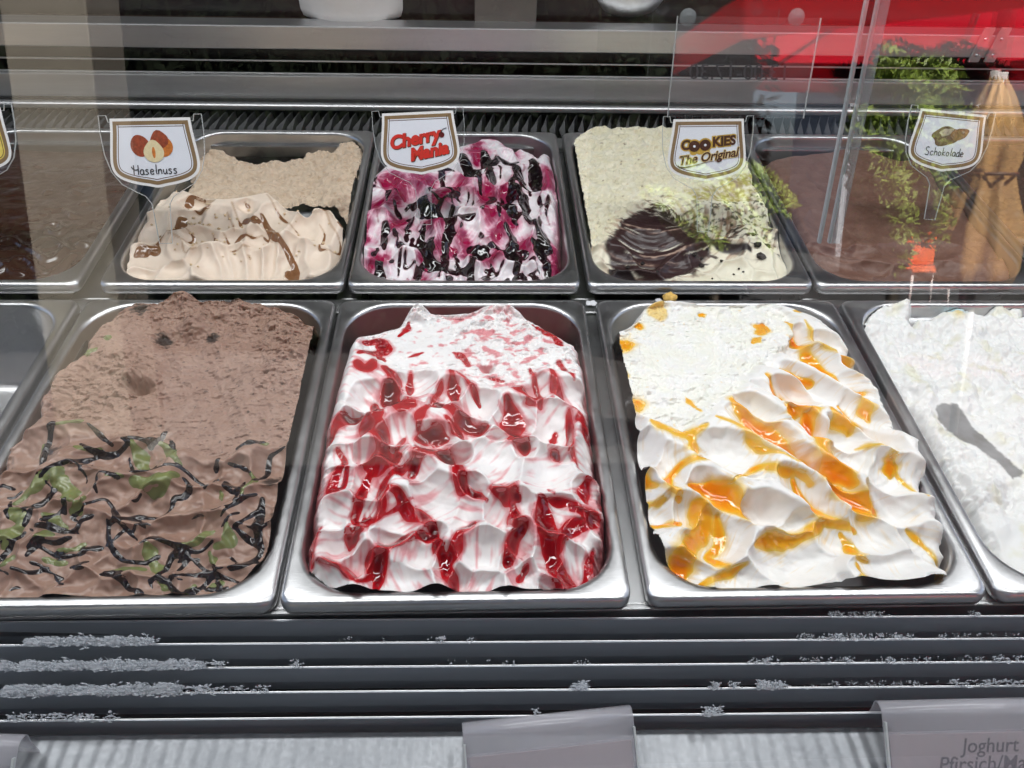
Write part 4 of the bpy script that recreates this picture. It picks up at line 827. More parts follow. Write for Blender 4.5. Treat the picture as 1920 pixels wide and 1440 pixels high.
lo_ = [([(0,980),(80,960),(150,1010),(220,1040),(290,1090),(330,1110),(400,1080),(430,1020),(350,960),(290,970),(220,1010)],16),([(70,1170),(90,1120),(150,1090),(210,1120),(250,1170),(320,1200),(400,1150)],14),([(60,1180),(120,1200),(180,1210)],14),([(250,1220),(300,1240),(380,1190),(480,1080)],14),([(180,870),(290,880),(380,860),(430,900),(380,930),(320,890)],14),([(-60,1100),(0,1120),(40,1160),(-40,1200)],16),([(-100,1020),(-30,1010)],14),([(540,1000),(600,1010)],20),([(600,1080),(650,1060)],18),([(440,770),(500,820)],9),([(540,730),(570,720)],9),([(470,640),(550,660)],10),([(320,650)],14)]
q, W = I.strokes(lo_, .2, .012, 65, .4)
I.h += np.sqrt(np.clip(1 - (q * .75) ** 2, 0, 1)) * .0045 + .0025 * fbm(I.X / .03, I.Y / .02, 3, 156) + .0015 * fbm(I.X / .012, I.Y / .010, 2, 157) * sstep(.60, .45, I.Y)
I.h = blur(I.h, 2)
I.col[:] = (.055, .024, .016); I.rgh[:] = .07
M['choc_gloss'] = cream('glossy_dark_chocolate', .13, .0, 60, .03, .55)
I.build('chocolate_sauce', M['choc_gloss'], 'glossy dark chocolate sauce with soft ripples', 'chocolate')
for rc, col, lb, sd0 in [(B00, (.52, .38, .24), 'beige nutty ice cream under the yellow sign', 160), (B5, (.10, .06, .045), 'dark brown ice cream beyond the plain chocolate one', 165)]:
    xc = (rc[0] + rc[1]) / 2; zf = back_z(-.02, -.006, -.008, xc, .11)
    I = Ice(inner(rc), .002, zf, ZE, BZ); I.clip_pan(.044); I.h += rough(I, sd0, .006, .02, .0006); I.col[:] = col
    I.build('ice_cream', M['cream_beige'] if sd0 == 160 else M['cream_choc'], lb)

# ================================================================== FLAVOUR SIGNS
def prism_bm(bm, pts, z0, z1):
    a = [bm.verts.new((x, y, z0)) for x, y in pts]; b = [bm.verts.new((x, y, z1)) for x, y in pts]; n = len(pts)
    bm.faces.new(b); bm.faces.new(a[::-1])
    for i in range(n): bm.faces.new((a[i], a[(i + 1) % n], b[(i + 1) % n], b[i]))
def prism(name, pts, z0, z1, mat, parent):
    bm = bmesh.new(); prism_bm(bm, pts, z0, z1); return bm_obj(name, bm, mat, parent)
def ring(name, A, B, z0, z1, mat, parent):
    bm = bmesh.new(); n = len(A); L = [[bm.verts.new((x, y, z)) for x, y in pp] for pp, z in ((A, z0), (A, z1), (B, z1), (B, z0))]
    for k in range(4):
        a, b = L[k], L[(k + 1) % 4]
        for i in range(n): bm.faces.new((a[i], a[(i + 1) % n], b[(i + 1) % n], b[i]))
    return bm_obj(name, bm, mat, parent)
def inset(pts, d):
    out = []; n = len(pts)
    for i in range(n):
        p0, p1, p2 = Vector(pts[i - 1]), Vector(pts[i]), Vector(pts[(i + 1) % n])
        a = (p1 - p0).normalized(); b = (p2 - p1).normalized(); n1 = Vector((-a.y, a.x)); n2 = Vector((-b.y, b.x))
        m = (n1 + n2); m = m / max(.35, m.length_squared / 2) if m.length > 1e-6 else n1
        out.append(tuple(p1 + m * d * 1.0))
    return out
def text(name, body, size, mat, parent, loc, rot=0, shear=0, off=0, z=.0006, sp=1.0, thick=.00008, mirror=False, xs=1.0):
    c = bpy.data.curves.new(name, 'FONT'); c.body = body; c.size = size; c.shear = shear; c.offset = off; c.align_x = 'CENTER'; c.align_y = 'CENTER'; c.extrude = thick; c.space_character = sp; c.resolution_u = 4
    o = bpy.data.objects.new(name, c); COL.objects.link(o); dg = bpy.context.evaluated_depsgraph_get()
    me = bpy.data.meshes.new_from_object(o.evaluated_get(dg)); bpy.data.objects.remove(o); bpy.data.curves.remove(c)
    me.materials.clear(); me.materials.append(mat); r = bpy.data.objects.new(name, me); link(r, parent)
    r.location = (*loc, z); r.rotation_euler = (0, 0, R(rot)); r.scale = (-xs if mirror else xs, 1, 1); return r
GL = {'H': [[(.1, 1), (.04, 0)], [(.56, 1.0), (.5, 0)], [(-.16, .85), (-.02, .62), (.2, .5), (.58, .52)]], 'S': [[(.5, .9), (.3, 1), (.1, .85), (.15, .6), (.45, .4), (.45, .1), (.2, 0), (0, .12)]],
      'a': [[(.42, .45), (.25, .52), (.08, .4), (.05, .15), (.2, 0), (.36, .12), (.43, .45), (.42, .1), (.52, 0)]], 's': [[(.4, .46), (.2, .5), (.1, .38), (.3, .25), (.36, .1), (.2, 0), (.05, .05)]],
      'e': [[(.06, .25), (.38, .3), (.34, .48), (.18, .5), (.06, .3), (.1, .06), (.28, 0), (.42, .1)]], 'l': [[(.2, 1), (.14, .2), (.22, 0)]], 'n': [[(.08, .5), (.06, 0), (.1, .3), (.25, .48), (.38, .4), (.4, 0)]],
      'u': [[(.08, .5), (.08, .15), (.2, 0), (.36, .15), (.42, .5), (.4, .1), (.5, 0)]], 'c': [[(.4, .42), (.22, .5), (.07, .3), (.12, .05), (.28, 0), (.42, .1)]], 'h': [[(.12, 1), (.06, 0), (.1, .3), (.25, .48), (.38, .4), (.4, 0)]],
      'o': [[(.22, .5), (.06, .3), (.12, .02), (.3, .02), (.4, .3), (.22, .5)]], 'k': [[(.14, 1), (.08, 0)], [(.42, .5), (.1, .25), (.42, 0)]], 'd': [[(.4, .45), (.22, .5), (.06, .25), (.15, 0), (.38, .15), (.46, 1), (.42, .1), (.5, 0)]]}
def handwrite(name, body, h, mat, parent, loc, rot=0, rad=.0006, z=.0007):
    bm = bmesh.new(); x = 0; W_ = len(body) * .53 * h
    for ch in body:
        for st in GL[ch]:
            c = catmull([(a * h + x - W_ / 2, b * h - h * .3) for a, b in st], 4)
            Lf = []; Rt = []
            for i in range(len(c)):
                t = c[min(i + 1, len(c) - 1)] - c[max(i - 1, 0)]; t = t / (np.hypot(*t) + 1e-9); nn = np.array([-t[1], t[0]]) * rad
                Lf.append(c[i] + nn); Rt.append(c[i] - nn)
            vl = [bm.verts.new((*q, 0)) for q in Lf]; vr = [bm.verts.new((*q, 0)) for q in Rt]
            for i in range(len(c) - 1): bm.faces.new((vl[i], vr[i], vr[i + 1], vl[i + 1]))
        x += (.66 if ch in 'HS' else .30 if ch == 'l' else .53) * h
    o = bm_obj(name, bm, mat, parent); o.location = (*loc, z); o.rotation_euler = (0, 0, R(rot)); return o
HALF = [(.435, .365), (.448, .22), (.468, .08), (.485, -.05), (.486, -.14), (.462, -.215), (.405, -.272), (.31, -.315), (.20, -.343), (.09, -.362)]
def outline(W_): 
    pts = HALF + [(0, -.378)] + [(-x, y) for x, y in HALF[::-1]]
    c = catmull(pts, 3); return [(x * W_, y * W_) for x, y in c][::-1]      # counter-clockwise
def blob(name, cx, cy, rx, ry, mat, parent, z=.0006, tip=0, rot=0, n=24, w3=0):
    pts = []
    for i in range(n):
        a = 2 * math.pi * i / n; r = 1 + tip * max(0, math.cos(a - math.pi / 2)) ** 8 + w3 * math.sin(3 * a + 1) + w3 * .7 * math.sin(5 * a)
        x, y = rx * r * math.cos(a), ry * r * math.sin(a); ca, sa = math.cos(R(rot)), math.sin(R(rot)); pts.append((cx + x * ca - y * sa, cy + x * sa + y * ca))
    return prism(name, pts, z - .0001, z, mat, parent)
def sign(px, py, wpx, base_py, label, roll=0, yaw=0, lean=27, inner_mat=None):
    b = hz(px, base_py, BZ); Ys = b[1]; c = hy(px, py, Ys)
    u = proj(c + np.array([.01, 0, 0]))[0] - proj(c)[0]; W_ = wpx / (u / .01) * 1.0
    root = empty('flavour_sign', c, label, 'sign', 'flavour signs above the rear pans')
    root.rotation_euler = (Matrix.Rotation(R(yaw), 4, 'Z') @ Matrix.Rotation(R(90 - lean), 4, 'X') @ Matrix.Rotation(R(roll), 4, 'Z')).to_euler()
    o0 = outline(W_)
    hold = [(-.56, .40), (-.565, .20), (-.55, -.02), (-.50, -.20), (-.40, -.34), (-.24, -.43), (-.16, -.47), (-.10, -.56), (-.075, -1.0), (.075, -1.0), (.10, -.56), (.16, -.47), (.24, -.43), (.40, -.34), (.50, -.20), (.55, -.02), (.565, .20), (.56, .40), (.475, .40), (.46, .33), (-.46, .33), (-.475, .40)]
    hold = [(x * W_, y * W_) for x, y in hold]
    mesh_py('acrylic_holder', [(x, y, -.0012) for x, y in hold], [tuple(range(len(hold)))], M['acrylic'], root)
    ring('holder_edge', hold, inset(hold, .0004), -.0023, -.0004, M['acr_edge'], root)
    prism('card', o0, -.0002, .0002, M['card_edge'], root)
    i1 = inset(o0, .030 * W_); i2 = inset(o0, .072 * W_); i3 = inset(o0, .085 * W_); i4 = inset(o0, .093 * W_)
    ring('brown_border', i1, i2, .0002, .00035, M['gold'], root)
    prism('printed_field', i2, .0002, .00028, M['card'] if inner_mat is None else inner_mat, root)
    ring('thin_border_line', i3, i4, .00028, .0004, M['darkline'], root)
    return root, W_
GRP = 'signs'
r_, W_ = sign(289, 286, 172, 452, 'shield shaped sign reading Haselnuss with three hazelnuts pictured', 1.5)
blob('hazelnut_picture', -.14 * W_, .07 * W_, .105 * W_, .115 * W_, M['nut_red'], r_, .0005, .08, 20)
blob('hazelnut_picture', .10 * W_, .06 * W_, .115 * W_, .11 * W_, M['orange_ink'], r_, .0006, 0, 0)
blob('hazelnut_picture', .075 * W_, .125 * W_, .10 * W_, .085 * W_, M['nut_red'], r_, .0007, .35, 10)
blob('hazelnut_picture', .0 * W_, .0 * W_, .112 * W_, .105 * W_, M['nut_cream'], r_, .0008, .3, 0)
blob('nut_core', .0, .0, .018 * W_, .06 * W_, M['orange_ink'], r_, .0009)
handwrite('handwriting', 'Haselnuss', .105 * W_, M['ink'], r_, (.0 * W_, -.20 * W_), 1, .0055 * W_)
r_, W_ = sign(787, 268, 152, 415, 'shield shaped sign with red Cherry Mania lettering', 3)
for bd, x, y, sz in (('Cherry', -.07, .05, .215), ('Mania', .10, -.11, .205)):
    text('lettering_shadow', bd, sz * W_, M['darkline'], r_, (x * W_ + .008 * W_, y * W_ - .008 * W_), 9, .25, .012 * W_, .0005)
    text('lettering', bd, sz * W_, M['redink'], r_, (x * W_, y * W_), 9, .25, .010 * W_, .0007)
blob('cherry_picture', .275 * W_, .085 * W_, .036 * W_, .034 * W_, plain('dark_cherry_print', (.12, .01, .012), .3), r_, .0009)
tube('cherry_stalk', [(.275 * W_, .11 * W_, .0009), (.29 * W_, .15 * W_, .0009), (.34 * W_, .165 * W_, .0009)], .004 * W_, M['ink'], r_, 5)
r_, W_ = sign(1326, 281, 150, 425, 'shield shaped sign reading Cookies The Original in brown', 1)
GLD = plain('gold_print', (.55, .36, .06), .35, var=.2); BRN = plain('cookie_brown_print', (.075, .030, .016), .35, var=.3)
for bd_, x_, y_ in (('C', -.275, .052), ('KIES', .20, .098)):
    text('lettering_outline', bd_, .155 * W_, GLD, r_, (x_ * W_, y_ * W_), 5, .05, .020 * W_, .0005)
    text('lettering', bd_, .155 * W_, BRN, r_, (x_ * W_, y_ * W_), 5, .05, .007 * W_, .0007)
for x in (-.165, -.03):
    blob('cookie_outline', x * W_, (.06 + x * .1) * W_, .088 * W_, .085 * W_, GLD, r_, .00055); blob('cookie_letter', x * W_, (.06 + x * .1) * W_, .070 * W_, .067 * W_, BRN, r_, .0009)
    blob('cookie_hole', x * W_, (.06 + x * .1) * W_, .016 * W_, .015 * W_, M['card'], r_, .0011)
for x in (-.17, -.09, -.01): blob('cookie_outline', x * W_, (-.02 + x * .08) * W_, .045 * W_, .028 * W_, GLD, r_, .0006)
text('lettering_outline', 'The Original', .150 * W_, M['cream_ink'], r_, (.01 * W_, -.085 * W_), 8, .3, .010 * W_, .0008, .98)
text('lettering', 'The Original', .150 * W_, BRN, r_, (.01 * W_, -.085 * W_), 8, .3, .003 * W_, .0010, .98)
sw_ = catmull([(-.36, -.17), (-.33, -.20), (-.20, -.19), (0, -.145), (.18, -.12)], 4); prism('swoosh', [(a * W_, b * W_) for a, b in sw_] + [(a * W_, (b - .022 * (1 - i / len(sw_))) * W_) for i, (a, b) in list(enumerate(sw_))[::-1]][1:], .0009, .0010, BRN, r_)
r_, W_ = sign(1776, 265, 142, 395, 'shield shaped sign reading Schokolade with a chocolate pictured', -5, 0)
blob('chocolate_picture', -.02 * W_, .06 * W_, .20 * W_, .11 * W_, M['choc_print'], r_, .0005, .15, 12, 30, .10)
blob('chocolate_picture', .14 * W_, .10 * W_, .12 * W_, .07 * W_, plain('milk_chocolate_print', (.30, .17, .08), .35, var=.6, scale=250), r_, .0006, 0, 20, 24, .06)
blob('chocolate_picture', -.04 * W_, .11 * W_, .09 * W_, .045 * W_, plain('pale_chocolate_print', (.42, .36, .28), .3, var=.5, scale=250), r_, .0007, 0, 20, 24, .12)
handwrite('handwriting', 'Schokolade', .100 * W_, M['ink'], r_, (.0, -.15 * W_), 2, .0048 * W_)
YEL = plain('yellow_print', (.70, .55, .12), .4, var=.3, scale=80)
r_, W_ = sign(-62, 262, 165, 430, 'shield shaped sign with a yellow field beside the dark chocolate sauce', 0, 0, 27, YEL)
blob('dark_picture', .12 * W_, .02 * W_, .17 * W_, .12 * W_, M['darkline'], r_, .0006, 0, 0, 24, .1)

# ================================================================== PRICE TAG HOLDERS ON THE LEDGE
m, t, b = nmat('lilac_clear_plastic'); P(b, Roughness=.12, Specular_IOR_Level=.7, Transmission_Weight=0.0, Alpha=.45); b.inputs['Base Color'].default_value = (.62, .61, .66, 1)
n = noise_node(t, 60, 3, .5); bump(t, b, n, .05, .001); M['lilac'] = m
M['tagcard'] = plain('grey_pink_card', (.50, .45, .455), .5, var=.08)
m, t, b = nmat('tag_cover'); P(b, Roughness=.10, Specular_IOR_Level=.6, Alpha=.22); b.inputs['Base Color'].default_value = (.55, .52, .58, 1); M['cover'] = m
def holder(pl, pr, label, txt=None):
    zt = LZ + .028; a = hz(*pl, zt); c = hz(*pr, zt); W_ = np.hypot(*(c - a)[:2]); ang = math.atan2(c[1] - a[1], c[0] - a[0])
    root = empty('price_tag_holder', (*((a + c) / 2)[:2], LZ), label, 'price tag', 'clear plastic price tag holders on the front ledge')
    root.rotation_euler = (0, 0, ang); hw = W_ / 2; t0 = zt - LZ
    el = R(38); dy, dz = -math.cos(el), -math.sin(el)            # the face slopes down towards the customer
    prof = []
    for k in range(9):
        q = R(200 - 22 * k); prof.append((-.004 + .0075 * math.cos(math.pi - q) * -1, t0 - .0075 + .0075 * math.sin(q)))
    prof = [(.010, -.0 + .001)] + [(.0095, t0 * .5)] + [(.0035 + .0075 * math.cos(R(20 + 16 * k)), t0 - .0075 + .0075 * math.sin(R(20 + 16 * k))) for k in range(7)]
    y0, z0 = prof[-1]; prof += [(y0 + dy * s_, z0 + dz * s_) for s_ in (.004, .012, .03, .05)]
    V = []; F = []; n_ = len(prof)
    for x in (-hw, hw):
        for y, z in prof: V.append((x, y, max(z, .0012)))
    for i in range(n_ - 1): F.append((i, i + 1, n_ + i + 1, n_ + i))
    o = mesh_py('folded_plastic', V, F, M['lilac'], root, True)
    sm = o.modifiers.new('solid', 'SOLIDIFY'); sm.thickness = .0011; sm.offset = -1
    card = empty('x') if False else None
    bm = bmesh.new(); P0 = Vector((0, y0 + dy * .014, z0 + dz * .014 + .0012))
    e1 = Vector((0, dy, dz)); nn = Vector((0, -dz * -1 * -1, 0)); up = Vector((0, dz, -dy)).normalized(); up = up if up.z > 0 else -up
    def slab(nm, x0, x1, s0, s1, h0, h1, mat):
        bm = bmesh.new(); vs = []
        for h in (h0, h1):
            for x, s_ in ((x0, s0), (x1, s0), (x1, s1), (x0, s1)): vs.append(bm.verts.new(P0 + e1 * s_ + up * h + Vector((x, 0, 0))))
        for f in ((0, 1, 2, 3), (4, 5, 6, 7), (0, 1, 5, 4), (1, 2, 6, 5), (2, 3, 7, 6), (3, 0, 4, 7)): bm.faces.new([vs[i] for i in f])
        return bm_obj(nm, bm, mat, root)
    slab('tag_card', -hw + .003, hw - .003, .0, .036, -.0006, .0, M['tagcard'])
    slab('clear_cover', -hw + .0005, hw - .0005, -.002, .036, .0009, .0016, M['cover'])
    slab('side_edge', -hw, -hw + .0012, -.008, .036, -.0005, .0022, M['acr_edge']); slab('side_edge', hw - .0012, hw, -.008, .036, -.0005, .0022, M['acr_edge'])
    if txt:
        mat3 = Matrix((Vector((1, 0, 0)), -e1, up)).transposed()
        for body, x, s_, sz in txt:
            o = text('lettering', body, sz, M['ink'], root, (0, 0), 0, .22, .0001, 0, 1.0, .00004)
            o.rotation_euler = mat3.to_euler(); o.location = P0 + e1 * s_ + up * .0003 + Vector((x, 0, 0))
    return root
holder((868, 1378), (1188, 1344), 'blank grey lilac price tag holder lying alone on the ribbed ledge')
holder((1655, 1336), (2080, 1326), 'price tag holder with card reading Joghurt', [('Joghurt  -', -.002, .0080, .0125), ('Pfirsich/Ma', -.014, .0190, .0130)])
holder((-260, 1392), (32, 1402), 'blank lilac price tag holder below the thickest frost on the vanes')

# ================================================================== FROST ON THE VANES
M['frost'] = plain('white_frost', (.66, .69, .73), .7, var=.05, spec=.3)
V = []; F = []
def crystal(px, line, h):
    yv = VY[line]; x = hit(px, (1159, 1202, 1246.5, 1292.5, 1341)[line] - (px - 1000) * .024, 2, VZ)[0]; y = yv + math.tan(YAW) * x
    n_ = RNG.integers(4, 8)
    for _ in range(n_):
        bx = x + RNG.normal(0, .0012); by = y + RNG.uniform(-.001, .0045); a = RNG.normal(0, .5); l = h * RNG.uniform(.5, 1.15); tw = RNG.uniform(0, 3.14)
        d = np.array([math.sin(a), -.25 + RNG.normal(0, .2), math.cos(a)]); d /= np.linalg.norm(d); sd_ = np.array([math.cos(tw), math.sin(tw), 0]) * RNG.uniform(.00012, .00032)
        b0 = np.array([bx, by, VZ - .0003]); o_ = len(V)
        V.extend([b0 - sd_ * .5, b0 + d * l * .55 - sd_, b0 + d * l, b0 + d * l * .5 + sd_, b0 + sd_ * .5]); F.append((o_, o_ + 1, o_ + 2, o_ + 3, o_ + 4))
        for s_ in (-1, 1):
            if RNG.random() < .6:
                q = b0 + d * l * RNG.uniform(.3, .7); e = d * .5 + np.array([s_ * .8, -.1, .1]); e /= np.linalg.norm(e); o_ = len(V)
                V.extend([q, q + e * l * .22 + np.array([0, .0004, .0004]), q + e * l * .42, q + e * l * .2 - np.array([0, .0003, .0005])]); F.append((o_, o_ + 1, o_ + 2, o_ + 3))
for ln, a, b_, n_, h in [(1, 40, 280, 330, .0062), (2, 0, 380, 560, .0062), (3, 0, 330, 520, .0070), (3, 330, 395, 16, .006), (4, 0, 215, 34, .006), (1, 1490, 1700, 70, .0022), (1, 1700, 1920, 30, .0012), (2, 1490, 1860, 50, .0020), (2, 1860, 1920, 12, .003), (3, 1420, 1470, 40, .005), (3, 1510, 1760, 36, .0014), (3, 1770, 1920, 22, .0045), (0, 1550, 1660, 40, .0022), (0, 1810, 1830, 6, .004), (3, 1325, 1345, 12, .0045), (3, 1370, 1385, 8, .003), (2, 1410, 1460, 14, .004), (1, 825, 835, 5, .006), (1, 875, 885, 3, .003), (2, 1070, 1100, 4, .002), (3, 1080, 1100, 16, .006), (4, 1000, 1010, 4, .004), (4, 1320, 1345, 14, .006), (3, 470, 500, 8, .004), (2, 545, 560, 5, .004), (2, 400, 420, 8, .004), (3, 385, 480, 12, .004), (4, 1850, 1865, 8, .005), (2, 770, 990, 8, .0015), (1, 640, 900, 8, .0012)]:
    for px in RNG.uniform(a, b_, n_): crystal(px, ln, h * 1.25 * (.3 + .6 * abs(math.sin(px * .045 + ln)) + .5 * RNG.random() ** 3))
fo = mesh_py('frost', V, F, M['frost']); tag(fo, 'white feathery frost crystals growing on the dark vanes', 'frost', kind='stuff')

# small spills on the steel
M['spill_orange'] = plain('orange_cake_crumb', (.74, .46, .12), .6, var=.3, scale=200, bstr=.6); M['spill_white'] = plain('white_cream_drip', (.72, .72, .75), .4, var=.06, scale=200, bstr=.4)
def lump(name, px, py, z, r, mat, label, cat, sq=.8):
    c = hz(px, py, z); bm = bmesh.new(); bmesh.ops.create_icosphere(bm, subdivisions=3, radius=1)
    for v in bm.verts:
        k = 1 + .22 * math.sin(v.co.x * 5 + px) * math.cos(v.co.y * 4) + RNG.uniform(-.07, .07); v.co = Vector((v.co.x * r * k * 1.15, v.co.y * r * k * .9, v.co.z * r * k * sq))
    o = bm_obj(name, bm, mat, None, True); o.location = (c[0], c[1], z + r * sq * .7); return tag(o, label, cat)
lump('cake_crumb', 1254, 563, -.002, .0062, M['spill_orange'], 'small orange cake crumb fallen on the rim between pans', 'crumb')
lump('cream_drip', 1108, 570, -.010, .0050, M['spill_white'], 'white cream drip in the gap where four pans meet', 'drip', .3)
lump('cream_drip', 1234, 566, -.002, .0028, M['spill_white'], 'tiny white cream blob stuck beside the orange crumb', 'drip')

# ================================================================== GLASS AND WHAT IT MIRRORS
GP = Vector((0, -.135, -.05)); GN = Vector((0, -math.cos(R(14)), math.sin(R(14)))); GU = Vector((0, math.sin(R(14)), math.cos(R(14))))
g_ = empty('front_glass', GP, 'large clear tilted front glass of the display case', 'glass pane')
def pane(name, parent, off, x0, x1, u0, u1, mat, th=None):
    o = GP - GN * off - Vector(parent.location); V = [o + Vector((x, 0, 0)) + GU * u for x, u in ((x0, u0), (x1, u0), (x1, u1), (x0, u1))]
    return mesh_py(name, V, [(0, 1, 2, 3)], mat, parent)
pane('pane', g_, 0, -1.6, 1.6, 0, .72, M['glass'])
def on_glass(px, py, off):
    """where the ray through a pixel meets the plane parallel to the glass, off metres inside it"""
    o = GP - GN * off; d = Vector(ray(px, py)); c = Vector(CAMLOC); t = (o - c).dot(GN) / d.dot(GN); q = c + d * t - o
    return q.x, q.dot(GU)
OFF = .03
m, t, b = nmat('clear_silicone_seal'); P(b, Roughness=.25, Alpha=.35); b.inputs['Base Color'].default_value = (.42, .47, .50, 1); M['seal'] = m
xa, ua = on_glass(1098, 452, OFF); xb, ub = on_glass(1538, 455, OFF); xt, ut = on_glass(1590, 5, OFF); xc, uc = on_glass(1552, 456, OFF)
for lb, x0, x1 in (('upper inner glass sheet left of the bright upright joint', xa, xb), ('upper inner glass sheet right of the bright upright joint', xc, 1.5)):
    s_ = empty('inner_glass_sheet', GP - GN * OFF + Vector((x0, 0, 0)) + GU * ub, lb, 'glass pane', 'inner glass sheets')
    pane('sheet', s_, OFF, x0, x1, ub, .70, M['glass'])
    def strip(nm, x0, x1, u0, u1, mat, w=.0012):
        bm = bmesh.new(); o = GP - GN * OFF - Vector(s_.location); vs = []
        for k in (-w, w):
            for x, u in ((x0, u0), (x1, u0), (x1, u1), (x0, u1)): vs.append(bm.verts.new(o + Vector((x, 0, 0)) + GU * u + GN * k))
        for f in ((0, 1, 2, 3), (4, 5, 6, 7), (0, 1, 5, 4), (1, 2, 6, 5), (2, 3, 7, 6), (3, 0, 4, 7)): bm.faces.new([vs[i] for i in f])
        return bm_obj(nm, bm, mat, s_)
    if x0 == xa: strip('joint_edge', xb - .0012, xb, ub, .70, M['glass_edge'])
    else: strip('joint_edge', xc, xc + .0010, ub, .70, M['glass_edge']); strip('joint_seal', xc + .0011, xc + .0050, ub, .70, M['seal'])
# acrylic notice with suction cups, seen from behind
AO = .006
m = glass_mat('dusty_acrylic', 1.5, (.95, .95, .96), .10); M['dusty'] = m
x0, u1 = on_glass(1270, 30, AO); x1, u0 = on_glass(1506, 222, AO); s_ = empty('hanging_notice', GP - GN * AO + Vector(((x0 + x1) / 2, 0, 0)) + GU * u1, 'clear acrylic opening hours notice hung on the glass by suction cups', 'notice')
pane('acrylic_sheet', s_, AO, x0, x1, u0, u1, M['dusty'])
o = GP - GN * AO - Vector(s_.location); rot3 = Matrix((Vector((1, 0, 0)), GU, GN)).transposed()
for x in (x0, x1): 
    bm = bmesh.new(); vs = []
    for k in (-.0006, .0006):
        for dx, u in ((0, u0), (.00022, u0), (.00022, u1), (0, u1)): vs.append(bm.verts.new(o + Vector((x + dx, 0, 0)) + GU * u + GN * k))
    for f in ((0, 1, 2, 3), (4, 5, 6, 7), (0, 1, 5, 4), (1, 2, 6, 5), (2, 3, 7, 6), (3, 0, 4, 7)): bm.faces.new([vs[i] for i in f])
    bm_obj('sheet_edge', bm, M['acr_edge'], s_)
m, t, b = nmat('milky_rubber'); P(b, Roughness=.2, Alpha=.38); b.inputs['Base Color'].default_value = (.52, .56, .58, 1); M['milky'] = m
for px, py in ((1289, 32), (1492, 32)):
    x, u = on_glass(px, py, AO); cup = lathe('suction_cup', [(.0003, .0022), (.0012, .0021), (.0014, .0012), (.0020, .0008), (.0029, .0003), (.0031, 0)], M['milky'], s_, 24)
    cup.location = o + Vector((x, 0, 0)) + GU * u + GN * .0008; cup.rotation_euler = rot3.to_euler()
x, u = on_glass(1388, 137, AO); FNT = plain('faded_grey_print', (.08, .08, .09), .5)
tx = text('opening_hours', '13.00-17.30', .0082, FNT, s_, (0, 0), 0, .1, 0, 0, 1.0, .00003, True); tx.location = o + Vector((x, 0, 0)) + GU * u - GN * .0004; tx.rotation_euler = rot3.to_euler()

def mirror(px, py, dist):
    """a thing behind the photographer, found by folding its mirrored ray back over the glass"""
    v = Vector(CAMLOC) + Vector(ray(px, py)) * dist; return v - GN * (2 * (v - GP).dot(GN))
# red parasol
M['red_cloth'] = plain('red_parasol_cloth', (.62, .012, .025), .7, var=.08, scale=2)
t = M['red_cloth'].node_tree; b = t.nodes['Principled BSDF']; tr = t.nodes.new('ShaderNodeBsdfTranslucent'); tr.inputs[0].default_value = (.75, .010, .03, 1)
mx = t.nodes.new('ShaderNodeMixShader'); mx.inputs[0].default_value = .6; t.links.new(b.outputs[0], mx.inputs[1]); t.links.new(tr.outputs[0], mx.inputs[2]); t.links.new(mx.outputs[0], t.nodes['Material Output'].inputs[0])
M['white_paint'] = plain('white_painted_metal', (.75, .70, .68), .4, var=.05, scale=3)
pc = mirror(1885, 52, 6.6); gz = -1.0
par = empty('red_parasol', (pc.x, pc.y, gz), 'large red parasol on a white pole standing across from the case', 'parasol')
V = [(0, 0, pc.z - gz + .75)]; F = []; n_ = 8; rr = 2.1
for k in range(n_): V.append((rr * math.cos(R(45 * k + 22)), rr * math.sin(R(45 * k + 22)), pc.z - gz + .02))
for k in range(n_): V.append((rr * 1.005 * math.cos(R(45 * k + 22)), rr * 1.005 * math.sin(R(45 * k + 22)), pc.z - gz - .22))
for k in range(n_): F.append((0, 1 + k, 1 + (k + 1) % n_)); F.append((1 + k, 9 + k, 9 + (k + 1) % n_, 1 + (k + 1) % n_))
o = mesh_py('canopy', V, F, M['red_cloth'], par)
tube('pole', [(0, 0, 0), (0, 0, pc.z - gz + .52)], .055, M['white_paint'], par, 14)
for k in range(n_): tube('rib', [(0, 0, pc.z - gz + .70), (rr * .98 * math.cos(R(45 * k + 22)), rr * .98 * math.sin(R(45 * k + 22)), pc.z - gz + .0)], .014, M['white_paint'], par, 6)
box('base', (-.35, -.35, .001), (.35, .35, .08), plain('grey_concrete', (.3, .3, .29), .9), par, .02)
# added dark hedge, pale house, beige column, shrubs, orange chair
M['leaf_dark'] = plain('dark_leaf', (.010, .014, .008), .9, spec=.05, var=.3, scale=4); M['leaf_bright'] = plain('yellow_green_leaf', (.17, .24, .03), .55, var=.5, scale=60)  # shrub leaves in their own bright yellow green
def leafball(name, parent, n, ctr, rad, size, mat):
    d = RNG.normal(size=(n, 3)); d /= np.linalg.norm(d, axis=1)[:, None]; r = RNG.uniform(.45, 1, n) ** .6
    P_ = np.array(ctr) + d * r[:, None] * np.array(rad) * (1 + .25 * np.sin(d[:, :1] * 7 + d[:, 2:] * 5)); a = RNG.normal(size=(n, 3)); a /= np.linalg.norm(a, axis=1)[:, None]
    b = np.cross(a, RNG.normal(size=(n, 3))); b /= np.linalg.norm(b, axis=1)[:, None]; s_ = RNG.uniform(.6, 1.3, (n, 1)) * size
    V = np.stack([P_ - a * s_, P_ + b * s_ * .45, P_ + a * s_, P_ - b * s_ * .45], 1).reshape(-1, 3); return mesh_np(name, V, np.arange(4 * n).reshape(n, 4), mat, parent, False)
hd = empty('backdrop', (-2.2, -6.5, gz), 'added dark leafy hedge across the street from the case', 'backdrop')  # added so the glass mirrors something dark instead of bright sky
